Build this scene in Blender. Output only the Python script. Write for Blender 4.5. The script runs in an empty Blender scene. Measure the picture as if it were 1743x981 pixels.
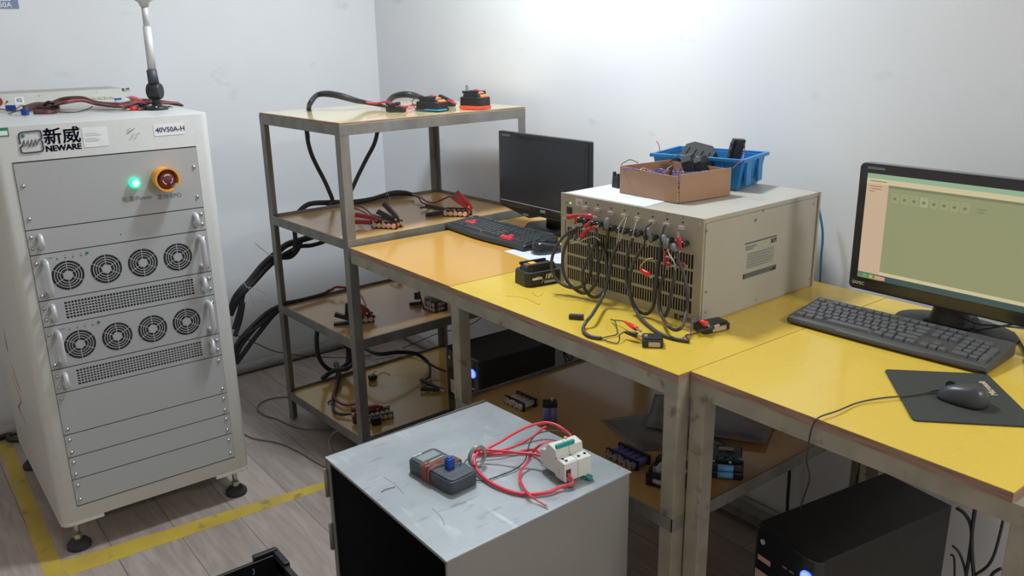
import bpy, bmesh, math, random
from mathutils import Matrix, Vector
random.seed(7)
SC = bpy.context.scene
COL = SC.collection
R = math.radians
PI = math.pi
# ------------------------------------------------------------------ camera
W_, H_ = 1743.0, 981.0
FPX = 1437.85
PT, YW, RL = R(16.771), R(52.267), R(-1.025)
CAM = Vector((0.0, 0.0, 1.517))
FW = Vector((math.cos(PT)*math.cos(YW), math.cos(PT)*math.sin(YW), -math.sin(PT)))
_rt = Vector((math.sin(YW), -math.cos(YW), 0)); _up = _rt.cross(FW)
RT = _rt*math.cos(RL) + _up*math.sin(RL)
UP = -_rt*math.sin(RL) + _up*math.cos(RL)
cd = bpy.data.cameras.new('camera'); cam = bpy.data.objects.new('camera', cd); COL.objects.link(cam)
cd.sensor_width = 36.0; cd.lens = 36.0*FPX/W_; cd.clip_start = 0.02
m = Matrix((RT, UP, -FW)).transposed().to_4x4(); m.translation = CAM
cam.matrix_world = m
SC.camera = cam
# ------------------------------------------------------------------ world and light
wd = bpy.data.worlds.new('world'); SC.world = wd; wd.use_nodes = True
bg = wd.node_tree.nodes['Background']; bg.inputs[0].default_value = (1.0, 0.94, 0.86, 1); bg.inputs[1].default_value = 0.33
def area(name, loc, sx, sy, power, color=(1, 1, 1), rot=(0, 0, 0)):
    d = bpy.data.lights.new(name, 'AREA'); d.shape = 'RECTANGLE'; d.size = sx; d.size_y = sy; d.energy = power; d.color = color
    o = bpy.data.objects.new(name, d); COL.objects.link(o); o.location = loc; o.rotation_euler = rot
    return o
area('ceiling_lamp_light', (1.48, 2.12, 2.60), 0.22, 0.28, 28, (0.84, 0.93, 1.0))
area('ceiling_lamp_light', (1.72, -1.40, 2.60), 0.45, 0.45, 36, (0.97, 0.95, 0.92))
SC.view_settings.view_transform = 'Standard'; SC.view_settings.look = 'None'
SC.view_settings.gamma = 1.0; SC.view_settings.use_curve_mapping = False
SC.view_settings.exposure = 0.42

# ------------------------------------------------------------------ helpers
def P(px, py, x=None, y=None, z=None, pl=None):
    """point of the room seen at a photo pixel, on the plane x=, y=, z= or pl=(point, normal)"""
    d = FW + RT*((px-W_/2)/FPX) - UP*((py-H_/2)/FPX)
    if z is not None: t = (z-CAM.z)/d.z
    elif x is not None: t = (x-CAM.x)/d.x
    elif y is not None: t = (y-CAM.y)/d.y
    else: t = (pl[0]-CAM).dot(pl[1])/d.dot(pl[1])
    return CAM + d*t
def FR(a, b, z, swap=False):
    """local frame on the plane z: origin at pixel a, x towards pixel b, z up"""
    A = P(*a, z=z); B = P(*b, z=z); x = (B-A).normalized(); u = Vector((0, 0, 1)); y = u.cross(x)
    mm = Matrix((x, y, u)).transposed().to_4x4(); mm.translation = A
    return mm
def TR(x, y, z, rz=0.0, rx=0.0, ry=0.0):
    return Matrix.Translation((x, y, z)) @ Matrix.Rotation(rz, 4, 'Z') @ Matrix.Rotation(ry, 4, 'Y') @ Matrix.Rotation(rx, 4, 'X')

class MB:
    def __init__(s, M=None): s.v = []; s.f = []; s.sm = []; s.M = M or Matrix.Identity(4)
    def add(s, vs, fs, smooth=False, M=None):
        n = len(s.v); T = s.M @ M if M is not None else s.M
        s.v += [T @ Vector(p) for p in vs]
        s.f += [tuple(i+n for i in f) for f in fs]; s.sm += [smooth]*len(fs)
        return s
    def box(s, x0, x1, y0, y1, z0, z1, M=None, c=0.0):
        if x0 > x1: x0, x1 = x1, x0
        if y0 > y1: y0, y1 = y1, y0
        if z0 > z1: z0, z1 = z1, z0
        c = min(c, (x1-x0)*.49, (y1-y0)*.49, (z1-z0)*.49)
        if c <= 0:
            return s.add([(x0,y0,z0),(x1,y0,z0),(x1,y1,z0),(x0,y1,z0),(x0,y0,z1),(x1,y0,z1),(x1,y1,z1),(x0,y1,z1)],
                     [(0,3,2,1),(4,5,6,7),(0,1,5,4),(1,2,6,5),(2,3,7,6),(3,0,4,7)], False, M)
        bm = bmesh.new(); bmesh.ops.create_cube(bm, size=1)
        for v in bm.verts: v.co = Vector(((x0+x1)/2+v.co.x*(x1-x0), (y0+y1)/2+v.co.y*(y1-y0), (z0+z1)/2+v.co.z*(z1-z0)))
        bmesh.ops.bevel(bm, geom=bm.edges[:], offset=c, segments=2, profile=.6, affect='EDGES')
        bm.verts.index_update()
        s.add([v.co.copy() for v in bm.verts], [[v.index for v in f.verts] for f in bm.faces], False, M); bm.free()
        return s
    def prism(s, poly, h0, h1, M=None, smooth=False, top=1.0):
        """polygon in xy extruded z h0..h1; top = scale of the upper polygon about its centre"""
        n = len(poly); cx = sum(p[0] for p in poly)/n; cy = sum(p[1] for p in poly)/n
        a = sum(poly[i][0]*poly[(i+1) % n][1]-poly[(i+1) % n][0]*poly[i][1] for i in range(n))
        if a < 0: poly = poly[::-1]
        vs = [(p[0], p[1], h0) for p in poly] + [(cx+(p[0]-cx)*top, cy+(p[1]-cy)*top, h1) for p in poly]
        s.add(vs, [tuple(range(n))[::-1], tuple(range(n, 2*n))], False, M)
        k = len(s.v)-2*n
        s.f += [(k+i, k+(i+1) % n, k+n+(i+1) % n, k+n+i) for i in range(n)]; s.sm += [smooth]*n
        return s
    def cyl(s, p0, p1, r0, r1=None, n=16, M=None, cap=True, smooth=True):
        r1 = r0 if r1 is None else r1
        p0 = Vector(p0); p1 = Vector(p1); d = (p1-p0).normalized()
        a = d.orthogonal().normalized(); b = d.cross(a)
        vs = []
        for p, r in ((p0, r0), (p1, r1)):
            for i in range(n):
                t = 2*PI*i/n; vs.append(p+(a*math.cos(t)+b*math.sin(t))*r)
        s.add(vs, [(i, (i+1) % n, n+(i+1) % n, n+i) for i in range(n)], smooth, M)
        if cap:
            k = len(s.v)-2*n
            s.f += [tuple(range(k, k+n))[::-1], tuple(range(k+n, k+2*n))]; s.sm += [False, False]
        return s
    def lathe(s, prof, M=None, n=24, p0=(0,0,0), ax=(0,0,1)):
        """profile [(r, h)] about an axis"""
        p0 = Vector(p0); d = Vector(ax).normalized(); a = d.orthogonal().normalized(); b = d.cross(a)
        vs = []; fs = []
        for r, h in prof:
            for i in range(n):
                t = 2*PI*i/n; vs.append(p0+d*h+(a*math.cos(t)+b*math.sin(t))*max(r, 1e-5))
        for j in range(len(prof)-1):
            for i in range(n): fs.append((j*n+i, j*n+(i+1) % n, (j+1)*n+(i+1) % n, (j+1)*n+i))
        fs.append(tuple(range(n))[::-1]); fs.append(tuple(range((len(prof)-1)*n, len(prof)*n)))
        s.add(vs, fs, True, M); s.sm[-1] = False; s.sm[-2] = False
        return s
    def tube(s, pts, r, n=8, k=6, closed=False, M=None, flat=1.0):
        pts = [Vector(p) for p in pts]
        N = len(pts); out = []; rr = []
        rad = r if isinstance(r, (list, tuple)) else [r]*N
        segs = N if closed else N-1
        for i in range(segs):
            g = (lambda j: pts[j % N]) if closed else (lambda j: pts[min(max(j, 0), N-1)])
            a, b, c, d = g(i-1), g(i), g(i+1), g(i+2)
            for q in range(k):
                t = q/k
                out.append(.5*((2*b)+(c-a)*t+(2*a-5*b+4*c-d)*t*t+(3*b-a-3*c+d)*t**3))
                rr.append(rad[i % N]*(1-t)+rad[(i+1) % N]*t)
        if not closed: out.append(pts[-1]); rr.append(rad[-1])
        L = len(out); vs = []; prev = None
        for i in range(L):
            if closed: tg = out[(i+1) % L]-out[i-1]
            else: tg = out[min(i+1, L-1)]-out[max(i-1, 0)]
            if tg.length < 1e-9: tg = Vector((0, 0, 1))
            tg.normalize()
            if prev is None: a = tg.orthogonal().normalized()
            else:
                a = prev-tg*prev.dot(tg)
                a = a.normalized() if a.length > 1e-6 else tg.orthogonal().normalized()
            prev = a; b = tg.cross(a)
            for j in range(n):
                t = 2*PI*j/n; vs.append(out[i]+(a*math.cos(t)+b*math.sin(t)*flat)*rr[i])
        fs = []
        for i in range(L if closed else L-1):
            for j in range(n):
                i2 = (i+1) % L; fs.append((i*n+j, i*n+(j+1) % n, i2*n+(j+1) % n, i2*n+j))
        s.add(vs, fs, True, M)
        if not closed:
            q = len(s.v)-L*n
            s.f += [tuple(range(q, q+n))[::-1], tuple(range(q+(L-1)*n, q+L*n))]; s.sm += [False, False]
        return s

def unlinked(name, mb, mt, origin):
    me = bpy.data.meshes.new(name); o0 = Vector(origin)
    me.from_pydata([v-o0 for v in mb.v], [], mb.f); me.update()
    me.polygons.foreach_set('use_smooth', mb.sm)
    bm = bmesh.new(); bm.from_mesh(me); bmesh.ops.recalc_face_normals(bm, faces=bm.faces[:]); bm.to_mesh(me); bm.free()
    me.materials.append(mt)
    return me
def wloc(o):
    l = Vector((0, 0, 0))
    while o is not None: l += o.location; o = o.parent
    return l
def obj(name, mb, mt, parent=None, bevel=0.0, label=None):
    """one mesh object; a part keeps its thing's base as origin"""
    if parent is None:
        n = len(mb.v); xs = [v.x for v in mb.v]; ys = [v.y for v in mb.v]; z0 = min(v.z for v in mb.v)
        org = Vector(((min(xs)+max(xs))/2, (min(ys)+max(ys))/2, z0))
    else: org = wloc(parent)
    o = bpy.data.objects.new(name, unlinked(name, mb, mt, org)); COL.objects.link(o)
    if parent is None: o.location = org
    else: o.parent = parent
    if bevel > 0:
        b = o.modifiers.new('bevel', 'BEVEL'); b.width = bevel; b.segments = 2; b.limit_method = 'ANGLE'; b.angle_limit = R(40)
    if label: o['label'] = label
    return o
def tag(o, label, cat, group=None):
    o['label'] = label; o['category'] = cat
    if group: o['group'] = group
    return o
def thing(name, label, cat, loc, group=None):
    o = bpy.data.objects.new(name, None); COL.objects.link(o); o.location = loc; o.empty_display_size = .05
    return tag(o, label, cat, group)
def struct(name, mb, mt, bevel=0.0):
    o = obj(name, mb, mt, None, bevel); o['kind'] = 'structure'; return o
def text(name, s, size, M, mt, parent, ax='CENTER', bold=0.0, shear=0.0, sx=1.0, depth=0.0003):
    c = bpy.data.curves.new(name, 'FONT'); c.body = s; c.size = size; c.align_x = ax; c.align_y = 'CENTER'
    c.extrude = depth/2; c.offset = bold; c.shear = shear; c.resolution_u = 3
    t = bpy.data.objects.new(name, c); COL.objects.link(t)
    me = bpy.data.meshes.new_from_object(t)
    bpy.data.objects.remove(t)
    org = wloc(parent)
    T = Matrix.Translation(-org) @ M @ Matrix.Diagonal((sx, 1, 1, 1))
    me.transform(T); me.materials.clear(); me.materials.append(mt)
    o = bpy.data.objects.new(name, me); COL.objects.link(o); o.parent = parent
    return o
def face_my(x, y, z):   # a plane that faces -y: text x -> +x, y -> +z
    return Matrix(((1,0,0,x),(0,0,-1,y),(0,1,0,z),(0,0,0,1)))
def face_mx(x, y, z, yaw=0.0):   # a plane that faces -x: text x -> -y, y -> +z
    return Matrix.Translation((x, y, z)) @ Matrix.Rotation(yaw, 4, 'Z') @ Matrix(((0,0,-1,0),(-1,0,0,0),(0,1,0,0),(0,0,0,1)))

# ------------------------------------------------------------------ materials
def mat(name, col, rough=.5, metal=0.0, col2=None, scale=20.0, amt=.5, bump=0.0, coat=0.0, stretch=None, emit=None, estr=0.0, detail=4.0, alpha=1.0, trans=0.0, lo=.35, hi=.65, spec=.5, rvar=0.0):
    mt = bpy.data.materials.new(name); mt.use_nodes = True
    nt = mt.node_tree; N = nt.nodes; L = nt.links; b = N['Principled BSDF']
    b.inputs['Base Color'].default_value = (*col, 1); b.inputs['Roughness'].default_value = rough; b.inputs['Metallic'].default_value = metal
    b.inputs['Coat Weight'].default_value = coat; b.inputs['Coat Roughness'].default_value = .08; b.inputs['Alpha'].default_value = alpha
    b.inputs['Transmission Weight'].default_value = trans; b.inputs['Specular IOR Level'].default_value = spec
    if emit: b.inputs['Emission Color'].default_value = (*emit, 1); b.inputs['Emission Strength'].default_value = estr
    tc = N.new('ShaderNodeTexCoord'); mp = N.new('ShaderNodeMapping'); L.new(tc.outputs['Object'], mp.inputs[0])
    if stretch: mp.inputs['Scale'].default_value = stretch
    nz = N.new('ShaderNodeTexNoise'); nz.inputs['Scale'].default_value = scale; nz.inputs['Detail'].default_value = detail
    L.new(mp.outputs[0], nz.inputs['Vector'])
    if col2 is None: col2 = tuple(min(1, c*1.08+.002) for c in col); 
    rp = N.new('ShaderNodeValToRGB'); rp.color_ramp.elements[0].position = lo; rp.color_ramp.elements[1].position = hi
    rp.color_ramp.elements[0].color = (*col, 1); rp.color_ramp.elements[1].color = (*[col[i]*(1-amt)+col2[i]*amt for i in range(3)], 1)
    L.new(nz.outputs[0], rp.inputs[0]); L.new(rp.outputs[0], b.inputs['Base Color'])
    if bump > 0:
        bp = N.new('ShaderNodeBump'); bp.inputs['Strength'].default_value = bump; bp.inputs['Distance'].default_value = .002
        L.new(nz.outputs[0], bp.inputs['Height']); L.new(bp.outputs[0], b.inputs['Normal'])
    if rvar > 0:
        mr = N.new('ShaderNodeMapRange'); mr.inputs[3].default_value = max(0.02, rough-rvar); mr.inputs[4].default_value = rough+rvar
        L.new(nz.outputs[0], mr.inputs[0]); L.new(mr.outputs[0], b.inputs['Roughness'])
    return mt
def second_layer(mt, col, scale, lo, hi, stretch=(1,1,1), amt=1.0, seed=0.0):
    """mix stains or scratches of another colour over a material"""
    nt = mt.node_tree; N = nt.nodes; L = nt.links; b = N['Principled BSDF']
    src = b.inputs['Base Color'].links[0].from_socket
    tc = N.new('ShaderNodeTexCoord'); mp = N.new('ShaderNodeMapping'); mp.inputs['Scale'].default_value = stretch; mp.inputs['Location'].default_value = (seed, seed*.7, seed*.3)
    nz = N.new('ShaderNodeTexNoise'); nz.inputs['Scale'].default_value = scale; nz.inputs['Detail'].default_value = 6
    rp = N.new('ShaderNodeValToRGB'); rp.color_ramp.elements[0].position = lo; rp.color_ramp.elements[1].position = hi
    rp.color_ramp.elements[0].color = (0,0,0,1); rp.color_ramp.elements[1].color = (amt,amt,amt,1)
    mx = N.new('ShaderNodeMix'); mx.data_type = 'RGBA'; mx.inputs[7].default_value = (*col, 1)
    L.new(tc.outputs['Object'], mp.inputs[0]); L.new(mp.outputs[0], nz.inputs['Vector']); L.new(nz.outputs[0], rp.inputs[0])
    L.new(rp.outputs[0], mx.inputs[0]); L.new(src, mx.inputs[6]); L.new(mx.outputs[2], b.inputs['Base Color'])
    return mt

m_wall = mat('wall_paint', (.80,.81,.83), .75, col2=(.75,.76,.785), scale=2.2, amt=.6, bump=.03)
second_layer(m_wall, (.45,.45,.46), 5.0, .66, .74, (1,1,1.8), .25, 3.0)
m_ceil = mat('ceiling_paint', (.75,.76,.77), .8)
m_rackbody = mat('cream_grey_powder_coat', (.56,.56,.54), .42, col2=(.52,.52,.50), scale=60, bump=.05)
m_rackpanel = mat('silver_grey_panel', (.43,.445,.45), .42, metal=.2, col2=(.45,.46,.46), scale=90, bump=.03)
m_dark = mat('dark_gap', (.012,.013,.014), .7)
m_black = mat('black_plastic', (.016,.017,.019), .42, col2=(.024,.025,.027), scale=80, bump=.04)
m_towercase = mat('satin_black_steel', (.013,.013,.012), .6, col2=(.02,.019,.017), scale=30)
m_blackg = mat('glossy_black_plastic', (.014,.016,.02), .16, coat=.5)
m_blackm = mat('matt_black_rubber', (.022,.023,.025), .75, col2=(.035,.036,.038), scale=60, amt=.6)
m_cable = mat('black_cable_sheath', (.020,.021,.025), .5, col2=(.035,.036,.042), scale=30)
m_greycable = mat('dark_grey_cable', (.042,.042,.038), .5, col2=(.06,.06,.055), scale=30)
m_chrome = mat('bright_metal', (.72,.73,.74), .25, metal=1.0)
m_alu = mat('satin_aluminium', (.60,.61,.63), .45, metal=.30)
m_screw = mat('screw_metal', (.5,.5,.5), .3, metal=.9)
m_steel = mat('raw_steel_angle', (.26,.25,.23), .5, metal=.3, col2=(.17,.165,.15), scale=18, amt=.8, bump=.1, stretch=(1,1,.35))
second_layer(m_steel, (.13,.09,.055), 9, .58, .70, (1,1,.6), .5, 1.0)
m_dsteel = mat('scuffed_painted_steel', (.37,.345,.27), .5, metal=.05, col2=(.26,.245,.19), scale=14, amt=.8, bump=.12)
second_layer(m_dsteel, (.09,.075,.055), 22, .60, .70, (1,1,1), .7, 4.0)
m_lam = mat('orange_yellow_laminate', (.66,.355,.07), .22, col2=(.62,.33,.065), scale=6, coat=.35, rvar=.05)
second_layer(m_lam, (.16,.09,.03), 40, .76, .80, (1,1,1), .6, 2.0)
m_lam2 = mat('bright_yellow_laminate', (.70,.485,.065), .27, col2=(.665,.455,.06), scale=5, coat=.3, rvar=.06)
second_layer(m_lam2, (.50,.30,.06), 7, .62, .80, (1,1,1), .35, 6.0)
m_tan = mat('tan_shelf_laminate', (.60,.36,.13), .26, col2=(.55,.325,.115), scale=5, coat=.3, rvar=.05)
second_layer(m_tan, (.13,.09,.05), 26, .72, .78, (1,1,1), .6, 9.0)
m_ytan = mat('pale_yellow_laminate', (.66,.43,.12), .2, col2=(.62,.40,.11), scale=5, coat=.5)
m_ply = mat('plywood_edge', (.24,.14,.09), .6, col2=(.40,.27,.20), scale=10, amt=.9, stretch=(1,1,14))
m_cab = mat('galvanised_sheet_steel', (.43,.47,.49), .34, metal=.3, col2=(.31,.345,.365), scale=7, amt=.7, bump=.05, rvar=.1, stretch=(1,1.6,1))
second_layer(m_cab, (.14,.14,.14), 14, .60, .74, (1.0,3.2,1), .55, 2.0)
second_layer(m_cab, (.62,.66,.68), 9, .60, .72, (3.5,1.0,1), .5, 5.0)
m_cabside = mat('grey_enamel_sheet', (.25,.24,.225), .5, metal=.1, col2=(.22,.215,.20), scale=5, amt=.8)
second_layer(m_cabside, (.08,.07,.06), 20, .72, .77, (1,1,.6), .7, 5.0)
m_cabin = mat('painted_cabinet_shade', (.018,.018,.024), .5)
m_card = mat('brown_cardboard', (.42,.245,.15), .85, col2=(.38,.22,.135), scale=8, amt=.7, bump=.05, stretch=(1,1,4))
m_bluebin = mat('blue_polypropylene', (.015,.19,.47), .4, col2=(.018,.21,.50), scale=12)
m_paper = mat('white_paper', (.62,.65,.71), .7, col2=(.54,.57,.64), scale=25, amt=.5)
m_white = mat('white_sticker', (.80,.81,.82), .5)
m_ink = mat('navy_print', (.05,.06,.11), .5)
m_inkg = mat('grey_print', (.16,.165,.17), .5)
m_inkd = mat('black_print', (.02,.02,.022), .5)
m_lgrey = mat('pale_print', (.45,.47,.48), .5)
m_green = mat('green_print', (.02,.20,.09), .5)
m_red = mat('red_silicone', (.44,.025,.045), .35, col2=(.44,.02,.035), scale=20)
m_redb = mat('bright_red_plastic', (.75,.03,.02), .35)
m_redd = mat('dark_red_grip', (.30,.015,.02), .4)
m_wred = mat('red_wire_insulation', (.66,.04,.07), .38)
m_maroon = mat('maroon_wire_insulation', (.12,.035,.035), .5, col2=(.07,.02,.02), scale=40)
m_orange = mat('orange_plastic', (.90,.22,.07), .4)
m_orange2 = mat('amber_plastic', (.85,.36,.04), .45)
m_blue = mat('blue_connector_plastic', (.01,.07,.38), .35)
m_tealtrim = mat('bright_blue_trim', (.02,.33,.52), .4)
m_redtrim = mat('coral_red_trim', (.80,.08,.035), .4)
m_cello = mat('orange_cell_wrap', (.85,.28,.10), .35)
m_cellp = mat('purple_cell_wrap', (.18,.17,.48), .35)
m_cellw = mat('grey_cell_wrap', (.58,.58,.60), .35)
m_cellb = mat('light_blue_cell_wrap', (.15,.45,.80), .35)
m_cellk = mat('pink_grey_cell_wrap', (.36,.25,.28), .4)
m_nickel = mat('nickel_strip', (.60,.57,.52), .35, metal=.8)
m_copper = mat('pinkish_cell_end', (.62,.47,.40), .45, metal=.15)
m_pcb = mat('green_circuit_board', (.03,.08,.06), .4, col2=(.12,.14,.12), scale=180, amt=.8)
m_eq = mat('beige_grey_steel', (.42,.385,.31), .42, metal=.2, col2=(.39,.36,.29), scale=70, bump=.04)
m_eqtop = mat('cream_steel_cover', (.43,.41,.35), .45, col2=(.39,.37,.315), scale=4, amt=.8)
second_layer(m_eqtop, (.25,.23,.19), 8, .68, .76, (1,1,1), .4, 7.0)
m_tape = mat('yellow_floor_tape', (.56,.41,.055), .5, col2=(.44,.31,.06), scale=7, amt=.8)
second_layer(m_tape, (.20,.15,.07), 18, .62, .72, (1,1,1), .6, 1.0)
m_pipe = mat('grey_white_conduit', (.38,.37,.34), .5, col2=(.30,.29,.27), scale=9, amt=.8)
m_meter = mat('dark_slate_rubber', (.045,.055,.072), .5, col2=(.055,.066,.085), scale=60, bump=.05)
m_lcd = mat('grey_green_display', (.24,.29,.29), .25)
m_brwire = mat('rust_brown_wire', (.33,.10,.055), .45)
m_breaker = mat('ivory_plastic', (.62,.62,.58), .4)
m_teal = mat('teal_plastic', (.01,.28,.24), .35)
m_key = mat('charcoal_keycap', (.088,.089,.095), .45)
m_kbody = mat('charcoal_keyboard_case', (.058,.057,.053), .5, col2=(.068,.067,.062), scale=50)
m_key1 = mat('black_keycap', (.052,.057,.060), .35)
m_kb1 = mat('gloss_grey_black_case', (.034,.038,.040), .3)
m_redkey = mat('red_keycap', (.75,.05,.06), .35)
m_pad = mat('dark_green_grey_cloth', (.030,.034,.028), .85, col2=(.040,.044,.036), scale=300, amt=.8, bump=.1)
m_gold = mat('pale_gold_print', (.52,.42,.30), .5)
m_led = mat('green_indicator_glow', (.0,.5,.15), .3, emit=(.01,.9,.32), estr=1.6)
m_leddot = mat('pale_green_glow', (.3,.9,.6), .3, emit=(.25,1,.6), estr=2.2)
m_gled = mat('small_green_led', (.1,.6,.1), .3, emit=(.2,1,.15), estr=1.2)
m_bled = mat('blue_button_glow', (.05,.1,.9), .3, emit=(.03,.07,1.0), estr=4.5)
m_bledw = mat('pale_blue_button_glow', (.4,.45,.9), .3, emit=(.30,.36,1.0), estr=.9)
m_oldstick = mat('faded_pink_sticker', (.55,.36,.30), .6)
m_bag = mat('smoky_antistatic_bag', (.18,.172,.170), .38, metal=.1, col2=(.27,.26,.25), scale=9, amt=.9, bump=.6, alpha=.93)
m_cord = mat('grey_thin_cord', (.20,.185,.165), .6)
m_blackcord = mat('black_thin_cord', (.03,.028,.025), .55)
m_tie = mat('white_nylon_tie', (.62,.62,.60), .5)
m_blucab = mat('teal_blue_network_cable', (.03,.16,.25), .5)
m_sign = mat('slate_blue_sign_vinyl', (.20,.26,.42), .5)
m_lampw = mat('lamp_housing_white', (.8,.8,.8), .5)
m_diff = mat('lit_lamp_diffuser', (.9,.9,.9), .5, emit=(.93,.97,1), estr=3.0)
m_tagw = mat('pale_cream_label', (.45,.36,.27), .6)
m_yelwire = mat('ochre_wire', (.55,.38,.08), .5)
m_violet = mat('violet_wire', (.09,.08,.36), .5)
m_whitewire = mat('off_white_wire', (.45,.43,.38), .5)

def floor_mat():
    mt = bpy.data.materials.new('grey_oak_laminate_planks'); mt.use_nodes = True
    N = mt.node_tree.nodes; L = mt.node_tree.links; b = N['Principled BSDF']; b.inputs['Roughness'].default_value = .42
    tc = N.new('ShaderNodeTexCoord'); mp = N.new('ShaderNodeMapping'); L.new(tc.outputs['Object'], mp.inputs[0])
    mp.inputs['Rotation'].default_value = (0, 0, R(90))
    mp.inputs['Location'].default_value = (0.55, 0.045, 0)
    br = N.new('ShaderNodeTexBrick'); L.new(mp.outputs[0], br.inputs[0])
    br.inputs['Scale'].default_value = 1.0; br.inputs['Brick Width'].default_value = 1.2; br.inputs['Row Height'].default_value = .188
    br.inputs['Mortar Size'].default_value = .0012; br.inputs['Mortar Smooth'].default_value = .1; br.offset = .37; br.inputs['Bias'].default_value = 0
    br.inputs['Color1'].default_value = (.410,.345,.305,1); br.inputs['Color2'].default_value = (.345,.290,.256,1); br.inputs['Mortar'].default_value = (.13,.105,.09,1)
    mp2 = N.new('ShaderNodeMapping'); mp2.inputs['Scale'].default_value = (9, 1.1, 1); L.new(tc.outputs['Object'], mp2.inputs[0])
    nz = N.new('ShaderNodeTexNoise'); nz.inputs['Scale'].default_value = 3.5; nz.inputs['Detail'].default_value = 9; nz.inputs['Distortion'].default_value = 1.2; L.new(mp2.outputs[0], nz.inputs['Vector'])
    rp = N.new('ShaderNodeValToRGB'); rp.color_ramp.elements[0].position = .3; rp.color_ramp.elements[1].position = .7
    rp.color_ramp.elements[0].color = (.74,.72,.71,1); rp.color_ramp.elements[1].color = (1.12,1.12,1.12,1); L.new(nz.outputs[0], rp.inputs[0])
    mx = N.new('ShaderNodeMix'); mx.data_type = 'RGBA'; mx.blend_type = 'MULTIPLY'; mx.inputs[0].default_value = .85
    L.new(br.outputs[0], mx.inputs[6]); L.new(rp.outputs[0], mx.inputs[7]); L.new(mx.outputs[2], b.inputs['Base Color'])
    return mt
m_floor = floor_mat()

# ------------------------------------------------------------------ room shell
XB, YA, ZC = 2.13, 3.80, 2.70
X0, Y0 = -1.6, -2.2
struct('floor', MB().box(X0-.1, XB+.1, Y0-.1, YA+.1, -.05, 0), m_floor)
struct('ceiling', MB().box(X0-.1, XB+.1, Y0-.1, YA+.1, ZC, ZC+.05), m_ceil)
struct('wall_left', MB().box(X0, XB, YA, YA+.1, 0, ZC), m_wall)
struct('wall_right', MB().box(XB, XB+.1, Y0, YA+.1, 0, ZC), m_wall)
pl_ = P(440, 617, z=.02); pr_ = P(577, 590, z=.02)
struct('trim_1', MB().cyl((-.6, 3.68, .024), (2.09, 3.735, .024), .024, n=16), m_pipe)
struct('trim_2', MB().cyl((2.10, 3.70, .020), (2.10, .2, .020), .020, n=16), m_pipe)
for k, (lx, ly) in enumerate(((1.50, 2.12), (1.72, -1.40))):
    t = thing('ceiling_light', ['white ceiling lamp above the desks and shelf rack', 'white ceiling lamp above the room behind the camera'][k], 'light', (lx, ly, ZC))
    w = .16 if k == 0 else .28
    obj('lamp_housing', MB().box(lx-w, lx+w, ly-w-.03, ly+w+.03, 2.64, ZC, c=.01), m_lampw, t)
    obj('diffuser', MB().box(lx-w+.03, lx+w-.03, ly-w, ly+w, 2.625, 2.64, c=.003), m_diff, t)
tape_a = P(553, 822, z=0); 
def quad(name, pts, th, mt, label, cat, z=0.0, group=None):
    mb = MB().prism([(p[0], p[1]) for p in pts], z, z+th)
    return tag(obj(name, mb, mt), label, cat, group)
quad('floor_tape', [P(118,981,z=0), P(100,958,z=0), P(553,820,z=0), P(553,833,z=0)], .0006, m_tape, 'yellow floor tape strip running in front of the grey equipment rack', 'tape')
quad('floor_tape', [(.210,2.40), (.262,2.40), (.283,3.62), (.236,3.64)], .0004, m_tape, 'worn yellow floor tape strip running back beside the left side of the rack', 'tape')
# wall sign, upper left
t = thing('wall_sign', 'slate blue sign with white lettering on the wall above the rack, cut by the frame', 'sign', (.45, YA, 1.64))
sx1 = P(32,15,y=YA)
obj('sign_board', MB().box(.22, .606, YA-.004, YA, 1.640, 1.86), m_sign, t)
text('lettering', 'Power 40V50A', .026, face_my(.502, YA-.0045, 1.652), m_white, t, bold=.0004)
def outline(pts, r, M): return MB().tube([M @ Vector((p[0], p[1], 0)) for p in pts], r, n=6, k=5)
obj('lettering', outline([(-.2,.05),(-.2,.0),(.0,-.004),(.02,0),(.03,.02),(.03,.05)], .002, face_my(.56, YA-.005, 1.672)), m_white, t)

# ------------------------------------------------------------------ equipment rack (left)
rx0, rx1, ry = .336, .822, 2.607
ox0, ox1, oz0, oz1, oy1 = .286, .872, .105, 1.304, 3.40
rack = thing('equipment_rack', 'tall cream-grey equipment rack with fan modules and emergency stop standing on the floor', 'equipment rack', ((ox0+ox1)/2, (ry+oy1)/2, 0))
def rr_poly(x0, x1, y0, y1, r, n=6):
    pts = []
    for cx, cy, a0 in ((x1-r, y0+r, -90), (x1-r, y1-r, 0), (x0+r, y1-r, 90), (x0+r, y0+r, 180)):
        for i in range(n+1):
            a = R(a0+90*i/n); pts.append((cx+r*math.cos(a), cy+r*math.sin(a)))
    return pts
mb = MB()
mb.prism(rr_poly(ox0, ox1, ry, oy1, .028), .1175, oz1, smooth=True)
mb.box(ox0+.03, .405, ry, ry+.03, .105, .1175); mb.box(.755, ox1-.03, ry, ry+.03, .105, .1175)
mb.box(ox0+.0, ox0+.02, ry+.03, oy1-.03, .105, .118); mb.box(ox1-.02, ox1, ry+.03, oy1-.03, .105, .118)
mb.prism(rr_poly(ox0, ox0+.06, ry, ry+.06, .028), .105, .118, smooth=True); mb.prism(rr_poly(ox1-.06, ox1, ry, ry+.06, .028), .105, .118, smooth=True)
obj('rack_body', mb, m_rackbody, rack, bevel=.0012)
obj('front_recess', MB().box(rx0-.001, rx1+.001, ry-.0010, ry+.004, .166, 1.209), m_dark, rack)
zs = [1.207, 1.022, .951, .818, .741, .610, .536, .403, .329, .256, .168]
kinds = ['main', 'blankh', 'fan', 'vent', 'fan', 'vent', 'blank', 'blank', 'blank', 'blank']
def screw(x, z, par, y=None, r=.0052):
    y = ry-.0022 if y is None else y
    obj('screw', MB().lathe([(r*1.15, 0), (r, .0012), (r*.85, .003), (r*.4, .0042), (.0, .0044)], p0=(x, y, z), ax=(0, -1, 0), n=12), m_screw, par)
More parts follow.
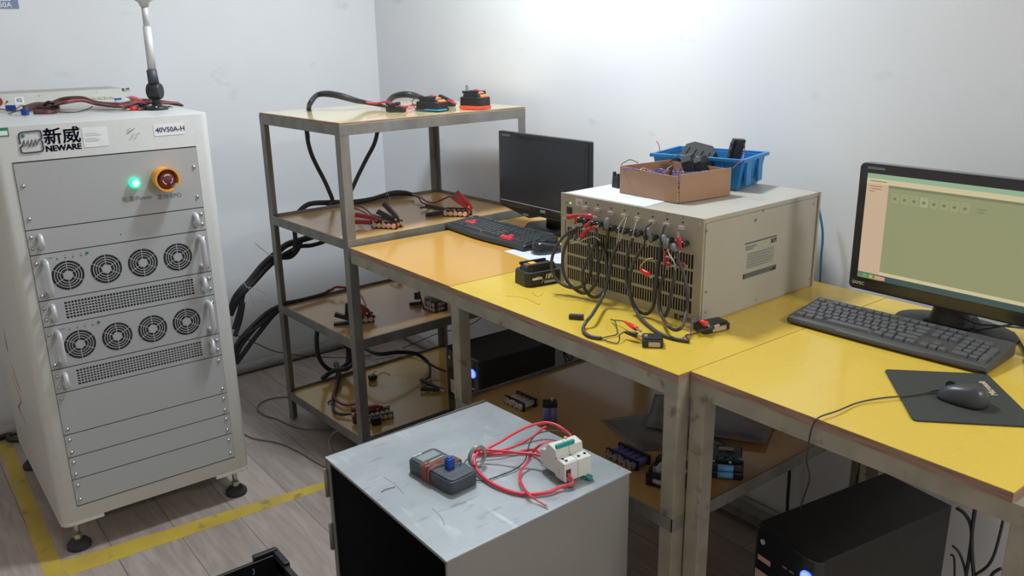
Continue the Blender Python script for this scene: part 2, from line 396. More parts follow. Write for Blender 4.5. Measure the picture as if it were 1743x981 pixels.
def handle(x, z0, z1, par, r=.0055, d=.028):
    y = ry-.0025
    pts = [(x, y, z0), (x, y-d*.6, z0), (x, y-d, z0+.008), (x, y-d, z1-.008), (x, y-d*.6, z1), (x, y, z1)]
    obj('handle', MB().tube(pts, r, n=10, k=5, flat=1.5), m_alu, par, label='polished metal pull handle')
for i, kd in enumerate(kinds):
    z1, z0 = zs[i]-.0014, zs[i+1]+.0014
    if kd == 'main': nm, lab = 'power_panel', 'plain grey panel with green lamp and emergency stop'
    elif kd == 'fan': nm, lab = 'fan_module', 'grey module face with four round fan grilles'
    elif kd == 'vent': nm, lab = 'vent_panel', 'grey panel perforated with small square holes'
    else: nm, lab = 'blank_panel', None
    mb = MB(); ya, yb = ry-.0024, ry-.0012
    if kd == 'vent':
        gx0, gx1 = .398, .762; nx, nz_ = 42, 6; pz0, pz1 = z0+.012, z1-.012
        mb.box(rx0, gx0, ya, yb, z0, z1); mb.box(gx1, rx1, ya, yb, z0, z1)
        mb.box(gx0, gx1, ya, yb, z0, pz0); mb.box(gx0, gx1, ya, yb, pz1, z1)
        ph = (pz1-pz0)/nz_
        for q in range(1, nz_): mb.box(gx0, gx1, ya, yb, pz0+q*ph-.0015, pz0+q*ph+.0015)
        pw = (gx1-gx0)/nx
        for q in range(1, nx): mb.box(gx0+q*pw-.0013, gx0+q*pw+.0013, ya+.0001, yb, pz0, pz1)
    else: mb.box(rx0, rx1, ya, yb, z0, z1)
    pn = obj(nm, mb, m_rackpanel, rack, label=lab)
    H = z1-z0
    scr = {'main': [(.012, .62), (.016, .22)], 'blankh': [(.010, .72), (.010, .26)], 'fan': [(.010, .82), (.010, .10)], 'vent': [(.010, .72), (.010, .26)]}.get(kd, [(.012, .76), (.012, .2)] if H < .1 else [(.012, .88), (.012, .12)])
    if kd == 'main': scr = [(.014, .66), (.014, .16)]
    for dx, fz in scr:
        screw(rx0+dx, z0+H*fz, pn); screw(rx1-dx, z0+H*(fz if kd != 'main' else fz+.02), pn)
    if kd == 'fan':
        handle(rx0+.030, z0+.020, z1-.020, pn, .0062, .034); handle(rx1-.026, z0+.020, z1-.020, pn, .0062, .034)
        zc = (z0+z1)/2-.004
        for q in range(4):
            cx = .4205+q*.1020
            fn = obj('fan', MB().cyl((cx, ry-.0026, zc), (cx, ry-.0030, zc), .0425, n=40), m_dark, pn, label='dark opening behind a round grille')
            g = MB()
            for rr_, ww in ((.0350, .0010), (.0280, .0010), (.0210, .0010)):
                n = 40; vs = []; 
                for a in range(n):
                    t_ = 2*PI*a/n
                    vs += [(cx+(rr_-ww)*math.cos(t_), ry-.0040, zc+(rr_-ww)*math.sin(t_)), (cx+(rr_+ww)*math.cos(t_), ry-.0040, zc+(rr_+ww)*math.sin(t_)),
                           (cx+(rr_-ww)*math.cos(t_), ry-.0028, zc+(rr_-ww)*math.sin(t_)), (cx+(rr_+ww)*math.cos(t_), ry-.0028, zc+(rr_+ww)*math.sin(t_))]
                fs = []
                for a in range(n):
                    u, v = a*4, ((a+1) % n)*4
                    fs += [(u, u+1, v+1, v), (u+1, u+3, v+3, v+1), (u+2, u, v, v+2)]
                g.add(vs, fs)
            g.cyl((cx, ry-.0028, zc), (cx, ry-.0042, zc), .0145, n=6, smooth=False)
            for a in range(6):
                t_ = R(90+60*a); ca, sa = math.cos(t_), math.sin(t_)
                p0 = Vector((cx+.012*ca, ry-.0036, zc+.012*sa)); p1 = Vector((cx+.043*ca, ry-.0036, zc+.043*sa)); s_ = Vector((-sa, 0, ca))*.0009
                g.add([p0-s_, p0+s_, p1+s_, p1-s_, p0-s_+Vector((0,-.0006,0)), p0+s_+Vector((0,-.0006,0)), p1+s_+Vector((0,-.0006,0)), p1-s_+Vector((0,-.0006,0))],
                      [(0,1,2,3),(4,5,6,7),(0,1,5,4),(1,2,6,5),(2,3,7,6),(3,0,4,7)])
            obj('fan_grille', g, m_rackpanel, pn)
        obj('status_lamp', MB().cyl((.478, ry-.002, z1-.0135), (.478, ry-.0042, z1-.0135), .0042, n=16), m_green, pn, label='small round green lamp')
        for q in range(4): obj('port', MB().cyl((.400+q*.0205, ry-.002, z1-.018), (.400+q*.0205, ry-.0032, z1-.018), .0018, n=10), m_inkd, pn)
        for q in range(4): text('lettering', str(q+1), .006, face_my(.400+q*.0205, ry-.0028, z1-.0105), m_inkg, pn)
        text('lettering', 'NEWARE', .0052, face_my(.378, ry-.0028, z1-.0125), m_inkg, pn)
    if kd in ('vent', 'blankh'):
        for hx in (rx0+.030, rx1-.030):
            obj('handle', MB().tube([(hx, ry-.002, z0+.018), (hx, ry-.018, z0+.020), (hx, ry-.024, (z0+z1)/2), (hx, ry-.018, z1-.020), (hx, ry-.002, z1-.018)], .0062, n=10, k=5, flat=1.3), m_alu, pn, label='short polished pull knob')
        if kd == 'blankh': obj('port', MB().cyl((.575, ry-.002, (z0+z1)/2-.012), (.575, ry-.003, (z0+z1)/2-.012), .0018, n=10), m_inkd, pn)
    if kd == 'main':
        lamp = P(230.5, 312, y=ry-.014); e = P(285, 306, y=ry-.046)
        lp = obj('power_lamp', MB().lathe([(.0155, 0), (.0155, .008), (.0135, .012), (.012, .014)], p0=(lamp.x, ry-.002, lamp.z), ax=(0,-1,0)), m_led, pn, label='round lit green power lamp')
        obj('lens', MB().lathe([(.011, 0), (.009, .003), (.004, .005), (0, .0055)], p0=(lamp.x, ry-.0145, lamp.z), ax=(0,-1,0), n=20), m_leddot, lp)
        # amber shroud: open ring with a beak at lower right
        ex, ez = e.x, e.z; g = MB(); n = 36
        vs = []; fs = []
        for a in range(n+1):
            t_ = R(-28 + 330*a/n); ro = .034 if a > 1 else .042 - a*.004; ri = .0305 if a < n-3 else .0305
            for r_, yy in ((ro-.002, ry-.002), (ro+.001, ry-.050), (ri, ry-.050), (ri-.004, ry-.002)):
                vs.append((ex+r_*math.cos(t_), yy, ez+r_*math.sin(t_)))
        for a in range(n):
            for q in range(4): fs.append((a*4+q, a*4+(q+1) % 4, (a+1)*4+(q+1) % 4, (a+1)*4+q))
        fs += [(0,1,2,3), (n*4+3, n*4+2, n*4+1, n*4)]
        g.add(vs, fs, False)
        g.cyl((ex, ry-.002, ez), (ex, ry-.010, ez), .0335, n=36)
        st = obj('emergency_stop', g, m_orange2, pn, label='amber shroud around the emergency stop button')
        obj('push_button', MB().lathe([(.012, 0), (.012, .022), (.0215, .024), (.0225, .034), (.019, .0385), (0, .0395)], p0=(ex, ry-.008, ez), ax=(0,-1,0), n=28), mat('dark_red_button', (.16,.03,.035), .45), st, label='dark red mushroom push button')
        for a in range(3):
            pts = [(ex+.0135*math.cos(R(60+120*a+q*18)), ry-.0480, ez+.0135*math.sin(R(60+120*a+q*18))) for q in range(5)]
            obj('button_arrow', MB().tube(pts, .0011, n=6, k=3), m_white, st)
        a_ = P(233, 338, y=ry); b_ = P(288, 334, y=ry)
        text('lettering', '电源/Power', .0175, face_my(a_.x, ry-.0027, a_.z), m_inkg, pn, bold=.0002)
        text('lettering', '急停/EPO', .0175, face_my(b_.x, ry-.0027, b_.z), m_inkg, pn, bold=.0002)
# logo and stickers
yf = ry-.0004
lg = [P(39,229,y=yf), P(72,263,y=yf)]
LM = face_my(0, yf-.0006, 0)
def px2(pts): return [P(x, y, y=yf-.0006) for x, y in pts]
fr = px2([(36,263),(31,232),(33,226),(40,224.5),(66,223),(70,226),(71,234)])
obj('logo', MB().tube(px2([(34.5,245),(32,231),(34,226.5),(40,225),(65,222.5),(69.5,225),(71,236),(66,237.5)]), .0019, n=6, k=4), m_ink, rack, label='navy outline of a square badge with a zigzag')
obj('logo', MB().tube(px2([(34.5,251),(36.5,257),(41,260.5),(70,257.5),(74,253),(71.5,239)]), .0019, n=6, k=4), m_ink, rack, label='navy outline of a square badge with a zigzag')
obj('logo', MB().tube(px2([(34,250.5),(38,249.5),(41,239),(44,248.5),(48,238.5),(50.5,250),(54.5,237.5),(57,249),(61,237),(63,247),(67,236.5)]), .0019, n=6, k=1), m_ink, rack)
dpt = P(38.5, 231.5, y=yf)
obj('logo', MB().cyl((dpt.x, ry+.001, dpt.z), (dpt.x, ry-.0012, dpt.z), .0048, n=16), m_green, rack, label='green dot')
c1 = P(105.5, 233, y=yf); c2 = P(108, 251, y=yf)
text('lettering', '新威', .047, face_my(c1.x, yf, c1.z), m_ink, rack, bold=.0005, sx=1.0)
text('lettering', '新威', .047, face_my(c1.x+.0012, yf, c1.z+.0005), m_ink, rack, bold=.0005, sx=1.0)
text('lettering', 'NEWARE', .0215, face_my(c2.x, yf, c2.z-.001), m_ink, rack, bold=.0007, sx=1.02)
text('lettering', 'NEWARE', .0215, face_my(c2.x+.0011, yf, c2.z-.001), m_ink, rack, bold=.0007, sx=1.02)
def sticker(x0, x1, z0, z1, mt, par, th=.0004, y=yf, label=None, nm='sticker'):
    return obj(nm, MB().box(x0, x1, y-th, y+.001, z0, z1), mt, par, label=label)
a_, b_ = P(139,221,y=yf), P(186,246,y=yf)
s1 = sticker(a_.x, b_.x, b_.z-.003, a_.z+.004, m_white, rack, label='white sticker with small grey print')
for q, (dz_, w_) in enumerate(((.013,.034),(.018,.042),(.026,.030),(.030,.038),(.034,.034))):
    obj('print_line', MB().box(a_.x+.005, a_.x+.005+w_, yf-.0008, yf, a_.z-dz_, a_.z-dz_+.0014), m_lgrey, s1)
a_, b_ = P(260.5,215,y=yf), P(315,228,y=yf)
s2 = sticker(a_.x, b_.x, b_.z, a_.z+.003, m_white, rack, label='white sticker printed 40V50A-H')
text('lettering', '40V50A-H', .0195, face_my((a_.x+b_.x)/2+.003, yf-.0005, (a_.z+b_.z)/2+.0015), m_ink, s2, bold=.0006)
a_, b_ = P(0,218,y=yf), P(16,232,y=yf)
s3 = sticker(.300, b_.x, b_.z, a_.z, m_green, rack, label='small green and white inspection sticker')
obj('print_panel', MB().box(.302, b_.x-.003, yf-.0008, yf, b_.z+.003, a_.z-.008), m_white, s3)
sm = mat('grey_scuff', (.30,.30,.30), .6)
for q in range(10):
    cx, cz = P(228+random.uniform(-9,9), 228+random.uniform(-9,9), y=yf).x, P(228, 228+random.uniform(-9,8), y=yf).z
    obj('scuff_mark', MB().tube([(cx-.006, yf-.0001, cz-.004), (cx, yf-.0002, cz+.001), (cx+.006, yf-.0001, cz+.004)], .0005, n=4, k=2), sm, rack)
# feet
for fx, fy in ((.330, 2.665), (.833, 2.665), (.315, 3.34), (.840, 3.34)):
    f = obj('levelling_foot', MB().lathe([(.034, 0), (.036, .004), (.035, .014), (.024, .026), (.018, .030)], p0=(fx, fy, 0), n=28), m_blackm, rack, label='black rubber levelling foot')
    obj('stem', MB().cyl((fx, fy, .028), (fx, fy, .119), .0085, n=14).cyl((fx, fy, .030), (fx, fy, .046), .0135, n=6, smooth=False), m_screw, f)
# thin red streaks on the left side panel
scr_r = mat('dull_red_tone', (.42,.20,.19), .5)
for pts in ([(18,615),(30,652),(36,668)], [(20,640),(36,680),(33,692),(38,708),(45,722)], [(6,560),(12,590),(14,600)]):
    obj('red_streak', MB().tube([P(x, y, x=ox0) for x, y in pts], [.001,.0035,.0014][:len(pts)] if len(pts) == 3 else [.001,.003,.0045,.002,.0012], n=6, k=6, flat=.4), scr_r, rack, label='dull red streak on the side panel')

# --- things on top of the rack
ZT = oz1
te = thing('battery_tester', 'slim cream rack-mount tester marked 02 lying on top of the equipment rack', 'tester', (.64, 3.50, ZT))
tf, tx0, tx1 = 3.385, .377, .859
te_b = obj('case', MB().box(tx0+.02, tx1-.02, tf+.003, 3.62, ZT, ZT+.044), m_eqtop, te, bevel=.001)
obj('front_panel', MB().box(tx0, tx1, tf, tf+.003, ZT, ZT+.0445), mat('ivory_front_panel', (.60,.60,.55), .4), te, bevel=.0006)
text('lettering', '02', .017, face_my(P(33,171,y=tf).x, tf-.0012, P(33,171,y=tf).z), m_inkd, te, bold=.0002)
c = P(33,171,y=tf); obj('sticker', MB().box(c.x-.014, c.x+.014, tf-.0008, tf, c.z-.011, c.z+.011), m_white, te, label='white sticker printed 02')
for s_, px_, py_ in (('V',67,163.5),('I',164,157.5)):
    c = P(px_, py_, y=tf); text('lettering', s_, .010, face_my(c.x, tf-.0006, c.z), m_inkg, te)
c = P(214,153,y=tf); text('lettering', '新威', .013, face_my(c.x, tf-.0006, c.z), m_inkd, te, bold=.0004)
for q in range(5):
    c = P(152+q*9.6, 167.6-q*.5, y=tf); obj('terminal', MB().box(c.x-.007, c.x+.007, tf-.003, tf, c.z-.004, c.z+.004).box(c.x-.005, c.x+.005, tf-.0035, tf-.003, c.z-.002, c.z+.002), m_nickel, te)
for px_, py_, r_, mm in ((-5,173,.016,m_redd),(12,173,.003,m_redd)):
    c = P(px_, py_, y=tf); obj('button', MB().cyl((c.x, tf, c.z), (c.x, tf-.008, c.z), r_, n=20), mm, te, label='round red button')
# monitor pole with clamp base
pb = P(268, 187, z=ZT)
pole = thing('articulated_pole_stand', 'aluminium pole with black swivel joint and round foot on top of the rack', 'pole stand', pb)
obj('foot', MB().lathe([(.0330, 0), (.0335, .006), (.031, .010), (.018, .012), (.014, .018)], p0=pb, n=32), m_black, pole)
obj('foot_screw', MB().cyl(pb+Vector((-.010,-.027,.009)), pb+Vector((-.010,-.027,.0125)), .003, n=10), m_chrome, pole)
obj('neck', MB().cyl(pb+Vector((0,0,.010)), pb+Vector((0,0,.040)), .013, n=20), m_black, pole)
jc = pb+Vector((0, 0, .058)); ax = RT.copy(); ax.z = 0; ax.normalize()
obj('swivel_joint', MB().lathe([(.022, -.020), (.025, -.017), (.025, .017), (.022, .020)], p0=jc, ax=ax, n=28), m_black, pole)
obj('collar', MB().cyl(jc+Vector((0,0,.022)), jc+Vector((.0,0,.066))-ax*.002, .0165, .0150, n=20), m_meter, pole)
mid = jc+Vector((0,0,.060)); tp = mid + Vector((0,0,.205)) + ax*.003
obj('lower_tube', MB().cyl(mid, mid+(tp-mid)*.66, .0125, n=20), m_alu, pole)
obj('upper_tube', MB().cyl(mid+(tp-mid)*.62, mid+(tp-mid)*1.03, .0095, n=20), m_alu, pole)
obj('top_clamp', MB().lathe([(.012, -.012), (.016, 0), (.030, .010), (.034, .016), (.034, .10)], p0=tp, n=20), m_alu, pole)

# bundles of leads on the rack top
def cable(pts, r, mt, name='cable', parent=None, n=8, k=6, flat=1.0): return obj(name, MB().tube(pts, r, n=n, k=k, flat=flat), mt, parent)
def spline(lst, z=None, **kw):
    """list of (px, py[, z]) photo points to room points; z may vary point by point"""
    out = []
    for p in lst:
        zz = p[2] if len(p) > 2 else z
        if zz is not None: out.append(P(p[0], p[1], z=zz))
        else: out.append(P(p[0], p[1], **kw))
    return out
bnd = thing('lead_bundle', 'maroon and black lead bundle with blue plugs at the left on the rack', 'cable bundle', P(72,190,z=ZT))
for q in range(7):
    o_ = q*1.4
    pts = spline([(40,190-o_,ZT+.004+q*.002),(62,184-o_,ZT+.010+q*.0015),(85,184-o_*.9,ZT+.012),(100,187-o_,ZT+.008),(84,192-o_*.8,ZT+.006),(58,193-o_,ZT+.005)])
    cable(pts, .0034, m_maroon, 'lead', bnd)
cable(spline([(-20,184,ZT+.006),(10,187,ZT+.01),(18,188,ZT+.01)]), .0016, m_cable, 'lead', bnd)
cable(spline([(22,190,ZT+.006),(36,180,ZT+.03),(43,183,ZT+.02),(40,190,ZT+.01)]), .0014, m_cable, 'lead', bnd)
cable(spline([(14,194,ZT+.004),(26,190,ZT+.012),(40,186,ZT+.02)]), .0014, m_cable, 'lead', bnd)
cable(spline([(100,191,ZT+.003),(128,191,ZT+.003),(148,186,ZT+.004),(158,181,ZT+.004)]), .0014, m_cable, 'lead', bnd)
for (a, b) in (((10,190),(24,190)), ((36,197),(46,197))):
    F = FR(a, b, ZT); L_ = (P(*b, z=ZT)-P(*a, z=ZT)).length
    obj('plug', MB(F).box(0, L_, 0, .012, 0.001, .020, c=.002), m_blue, bnd, label='blue plug')
bn2 = thing('lead_bundle', 'bundle of red and dark leads with red clips beside the pole foot on the rack', 'cable bundle', P(180,182,z=ZT))
for q in range(9):
    o_ = (q % 5)*1.6; zz = .004+(q//5)*.006
    mm = (m_red, m_maroon, m_cable)[(q*2) % 3] if q % 4 else m_maroon
    pts = spline([(84+q*.7,181-o_,ZT+.006+zz),(108,176-o_*1.4,ZT+.022+zz),(140,172-o_,ZT+.024+zz),(165,178-o_*.7,ZT+.010+zz),(205,182-o_*.9,ZT+.006+zz),(240,176-o_,ZT+.008+zz),(280,176-o_*.5,ZT+.006+zz),(311-q,180-q*.6,ZT+.004)])
    cable(pts, .0036, mm, 'lead', bn2)
obj('tie', MB().tube(spline([(196,185,ZT+.002),(196,177,ZT+.016),(198,171,ZT+.03)]), .0012, n=6), m_tie, bn2)
cable(spline([(80,184,ZT+.008),(76,178,ZT+.02),(84,174,ZT+.03),(92,178,ZT+.02)]), .005, m_cable, 'lead', bn2)
c = P(203,170,z=ZT+.012); F = FR((197,171),(209,170),ZT+.012)
obj('plug', MB(F).box(0, .024, 0, .008, 0, .007, c=.001), m_blue, bn2, label='small blue plug')
def gator(M, mt, parent, L=.05, r=.0055, name='alligator_clip'):
    """small insulated clip along local +x from the wire end to the jaw"""
    b = obj(name, MB(M).lathe([(.0016, 0), (.0028, L*.06), (r*.75, L*.3), (r, L*.55), (r*.95, L*.72), (r*.6, L*.74)], ax=(1,0,0), n=12), mt, parent)
    obj('jaw', MB(M).box(L*.70, L*.98, -.0022, .0022, .0006, .0022).box(L*.70, L*.98, -.0022, .0022, -.0022, -.0006), m_nickel, b)
    return b
def gat2(a, b, mt, parent, r=.0055):
    """clip between two room points"""
    a = Vector(a); b = Vector(b); x = (b-a).normalized(); y = Vector((0,0,1)).cross(x)
    if y.length < .01: y = Vector((0,1,0))
    y.normalize(); zz = x.cross(y); M = Matrix((x, y, zz)).transposed().to_4x4(); M.translation = a
    return gator(M, mt, parent, (b-a).length, r)
for (a, b, mm, zz) in (((244,172),(216,165),m_redb,.024), ((240,176),(212,178),m_red,.012), ((236,182),(205,181),m_redb,.008), ((244,184),(214,186),m_redb,.006), ((250,178),(222,174),m_red,.016), ((262,182),(236,186),m_cable,.006), ((256,176),(228,181),m_cable,.014)):
    gat2(P(*a, z=ZT+zz), P(*b, z=ZT+zz), mm, bn2, .0085)

# ------------------------------------------------------------------ steel shelf unit
S0 = Vector((1.28, 2.485, 0)); SA = R(2.338)
SM = Matrix.Translation(S0) @ Matrix.Rotation(SA, 4, 'Z') @ Matrix.Translation(-S0)
sx0, sx1, sy0, sy1 = 1.255, 2.052, 2.516, 3.117
SZ = [.126, .500, .861, 1.251]
unit = thing('shelf_unit', 'four-tier raw steel angle shelf unit with laminate boards in the room corner', 'shelf unit', SM @ Vector(((sx0+sx1)/2, (sy0+sy1)/2, 0)))
def angle_post(x, y, dx, dy, z0, z1, w, M, t=.004):
    """L section, outer corner at x,y, arms towards dx,dy"""
    return MB(M).prism([(x,y),(x+dx*w,y),(x+dx*w,y+dy*t),(x+dx*t,y+dy*t),(x+dx*t,y+dy*w),(x,y+dy*w)], z0, z1)
for (x, y, dx, dy) in ((sx0,sy0,1,1),(sx1,sy0,-1,1),(sx0,sy1,1,-1),(sx1,sy1,-1,-1)):
    obj('post', angle_post(x, y, dx, dy, 0, 1.243, .033, SM), m_steel, unit)
for i, z in enumerate(SZ):
    top = (i == 3); h = .034; zt = z-.008 if top else z; zb = zt-h
    e = .0006
    fr_ = obj('shelf_frame', MB(SM).box(sx0-e, sx1+e, sy0-e, sy0+.004, zb, zt).box(sx0-e, sx1+e, sy1-.004, sy1+e, zb, zt)
        .box(sx0-e, sx0+.004, sy0, sy1, zb, zt).box(sx1-.004, sx1+e, sy0, sy1, zb, zt)
        .box(sx0+.004, sx1-.004, sy0+.004, sy0+.03, zb if not top else zt-.004, (zb if not top else zt-.004)+.003).box(sx0+.004, sx1-.004, sy1-.03, sy1-.004, zb if not top else zt-.004, (zb if not top else zt-.004)+.003), m_steel, unit, bevel=.0007)
    if top:
        obj('shelf_board', MB(SM).box(sx0+.003, sx1-.002, sy0+.003, sy1-.003, zt+.0005, z), mat('glare_paled_laminate', (.80,.66,.36), .15, col2=(.76,.62,.33), scale=5, coat=.6), unit, label='yellow laminate top board, painted paler for glare')  # top laminate made paler: its glare is put into the base colour
        obj('board_edge', MB(SM).box(sx0+.001, sx1-.001, sy0+.001, sy1-.001, zt, z-.0012), m_ply, unit)
    else:
        obj('shelf_board', MB(SM).box(sx0+.005, sx1-.005, sy0+.005, sy1-.005, zb+.004, z-.012), (m_ytan if i == 0 else m_tan), unit, label='tan laminate shelf board')
ZS = [z-.012 for z in SZ[:3]]+[SZ[3]]      # upper faces of the boards

# ------------------------------------------------------------------ desks
DZ = .838
def desk(label, x0, x1, y0, y1, board_mt, front=True, fx0=None, fy0=None, over=.0, low=None, w=.038, rail=.036, bz=.018, xb=None):
    d = thing('work_table', label, 'table', ((x0+x1)/2, (y0+y1)/2, 0), None)
    fz = DZ-bz; fx0 = x0+.003 if fx0 is None else fx0; fy0 = y0+.002 if fy0 is None else fy0; fy1 = y1+.001; fx1 = x1-.002
    for (x, y, dx, dy) in ((fx0,fy0,1,1),(fx1,fy0,-1,1),(fx0,fy1,1,-1),(fx1,fy1,-1,-1)):
        if dx > 0 and not front: continue
        if dx > 0:   # square legs in front
            obj('leg', MB().box(x, x+dx*w, y, y+dy*w, 0, fz-.001), m_dsteel, d, bevel=.002)
        else: obj('leg', angle_post(x, y, dx, dy, 0, fz-.001, w, None), m_dsteel, d)
    mb = MB().box(fx0-.002, fx0+.004, fy0, fy1, fz-rail, fz).box(fx1-.004, fx1+.002, fy0, fy1, fz-rail, fz)
    mb.box(fx0, fx1, fy0-.0015, fy0+.004, fz-rail, fz-.0004).box(fx0, fx1, fy1-.004, fy1+.0015, fz-rail, fz-.0004)
    obj('apron_frame', mb, m_dsteel, d, bevel=.0008)
    b = obj('tabletop', MB().box(x0, x1, y0, y1, fz, DZ-.0012), m_ply, d, label='board edge showing plywood layers')
    obj('laminate', MB().box(x0, x1, y0, y1, DZ-.0012, DZ), board_mt, b)
    return d
d1 = desk('orange-yellow work table with the black monitor and red-keyed keyboard, against the shelf unit', 1.257, 2.060, 1.912, 2.508, m_lam, front=False)
d2 = desk('yellow middle work table under the beige test unit, with a lower shelf', 1.254, 2.060, 1.066, 1.909, m_lam2, fx0=1.257)
d3 = desk('yellow work table under the lit monitor and mouse pad at the right', 1.289, 2.060, .433, 1.0635, m_lam2, fx0=1.293, fy0=.395)
# lower shelf of the middle table
ZL = .486
lw = obj('lower_shelf_frame', MB().box(1.256, 1.260, 1.068, 1.907, ZL-.022, ZL+.010).box(2.052, 2.056, 1.068, 1.907, ZL-.022, ZL+.010)
   .box(1.256, 2.056, 1.0675, 1.0715, ZL-.022, ZL+.010).box(1.256, 2.056, 1.903, 1.908, ZL-.022, ZL+.010), m_steel, d2)
obj('lower_shelf', MB().box(1.262, 2.050, 1.073, 1.902, ZL-.014, ZL), m_tan, d2, label='orange-tan laminate lower shelf')
# floor-level brace behind desk 3
obj('floor_brace', MB().box(2.018, 2.058, 1.068, 1.907, .02, .05), m_steel, d2)

# ------------------------------------------------------------------ beige test unit on the table
EA = R(1.8205); E0 = Vector((1.5212, 1.2354, DZ))
EM = Matrix.Translation(E0) @ Matrix.Rotation(EA, 4, 'Z')
EX = (EM.to_3x3() @ Vector((1,0,0))); EI = EM.inverted()
def E(px, py, d=0.0): return P(px, py, pl=(E0-EX*d, EX))
def EL(px, py, d=0.0): return EI @ E(px, py, d)
ew, ed, eh = .482, .488, .262
eq = thing('charge_discharge_tester', 'large beige-grey steel battery test unit with slotted front and eight channels on the table', 'test unit', EM @ Vector((ed/2, ew/2, 0)))
obj('case', MB(EM).box(.003, ed, .004, ew-.004, 0, eh-.004), m_eq, eq, bevel=.001)
obj('top_cover', MB(EM).box(.006, ed+.001, .002, ew-.002, eh-.012, eh-.001), m_eqtop, eq, bevel=.0012, label='cream steel top cover')
obj('side_cover', MB(EM).box(.010, ed-.006, .002, .0045, .004, eh-.014), m_eqtop, eq, bevel=.0006, label='cream steel side cover')
obj('rear_flange', MB(EM).box(ed-.004, ed+.003, -.002, .012, 0, eh), m_eq, eq)
# slotted front panel
rows_px = [((967,412),(1179.7,434),(1179.7,458.4)), None]
zr = []
for ya_, yb_ in ((434,458.4),(462.7,484.7),(489,509),(514,535.5)):
    zr.append((EL(1179.7, ya_).z, EL(1179.7, yb_).z))
yR, yL = EL(1179.7, 480).y, EL(967, 440).y
pm = MB(EM); t0, t1 = -.0025, .003
pm.box(t0, t1, 0, yR, 0, eh); pm.box(t0, t1, yL, ew, 0, eh); pm.box(t0, t1, yR, yL, zr[0][0], eh)
for q in range(4):
    lo = zr[q+1][0] if q < 3 else 0.0
    pm.box(t0, t1, yR, yL, lo, zr[q][1])
    n = 52; st = (yL-yR)/n
    for k in range(1, n): pm.box(t0, -.0010, yR+k*st-.0012, yR+k*st+.0012, zr[q][1], zr[q][0])
obj('front_panel', pm, m_eq, eq, label='beige front panel with four rows of vertical slots')
obj('vent_backing', MB(EM).box(.0008, .0029, yR-.0005, yL+.0005, zr[3][1]-.002, zr[0][0]+.002), m_dark, eq)
def efm(px, py, d=.003):
    q = EL(px, py); return EM @ face_mx(-d, q.y, q.z)
conn = [(998.5,353.7),(1019.3,357),(1041.9,362.8),(1064.7,367),(1087.8,372),(1112.4,377.6),(1136.9,382.2),(1163.5,387.6)]
post = [(998.5,374),(1021,380.5),(1044,387),(1065.6,391.4),(1088.4,395.6),(1114,402.8),(1139.8,407),(1165.5,412.8)]
for i in range(8):
    q = EL(*conn[i])
    c_ = obj('signal_socket', MB(EM).box(-.009, -.002, q.y-.0085, q.y+.0085, q.z-.0045, q.z+.0045, c=.001).box(-.006, -.002, q.y-.012, q.y+.012, q.z-.003, q.z+.003), m_nickel, eq, label='small flat socket')
    text('lettering', str(i+1), .006, efm(conn[i][0]+.5, conn[i][1]-17), m_inkg, eq)
    obj('channel_lamp', MB(EM).cyl((-.001, q.y, q.z+.013), (-.0045, q.y, q.z+.013), .0022, n=10), m_inkd, eq)
    q = EL(*post[i])
    for s_ in (-1, 1):
        obj('binding_post', MB(EM).lathe([(.0070, 0), (.0070, .006), (.0058, .008), (.0078, .010), (.0078, .021), (.005, .022)], p0=(-.002, q.y+s_*.0095, q.z), ax=(-1,0,0), n=14), m_blackg, eq)
for px_, py_, mm, r_ in ((972.5,345.5,m_gled,.0022),(966.5,345,m_inkd,.0018)):
    q = EL(px_, py_); obj('power_led', MB(EM).cyl((-.001, q.y, q.z), (-.0045, q.y, q.z), r_, n=10), mm, eq)
q = EL(971, 358); obj('rocker_switch', MB(EM).box(-.007, -.002, q.y-.0085, q.y+.0085, q.z-.0095, q.z+.0095, c=.0015), m_black, eq)
q = EL(987, 344.5); st_ = obj('sticker', MB(EM).box(-.0031, -.002, q.y-.013, q.y+.013, q.z-.009, q.z+.009), m_breaker, eq, label='pale sticker printed 02')
text('lettering', '02', .013, efm(988, 346, .0034), m_inkg, st_)
q = EL(964, 484); q2 = EL(968, 483.5)
st_ = obj('sticker', MB(EM).box(-.0031, -.002, q2.y-.018, q2.y+.012, .004, .016), m_white, eq, label='white sticker printed 5V5A')
text('lettering', '5V5A', .011, EM @ face_mx(-.0034, q2.y-.003, .010), m_inkd, st_, bold=.0003)
q = EL(1162, 541); text('lettering', '新威', .015, efm(1157, 540.5), m_inkd, eq, bold=.0006)
q = EL(1170, 543); obj('badge', MB(EM).box(-.0031, -.002, q.y-.013, q.y+.003, q.z-.005, q.z+.005), m_inkg, eq)
for px_, py_ in ((959.5,333),(1193,382),(961,480),(1185,547)):
    q = EL(px_, py_); obj('screw', MB(EM).cyl((-.001, q.y, q.z), (-.0035, q.y, q.z), .0035, n=12), m_screw, eq)
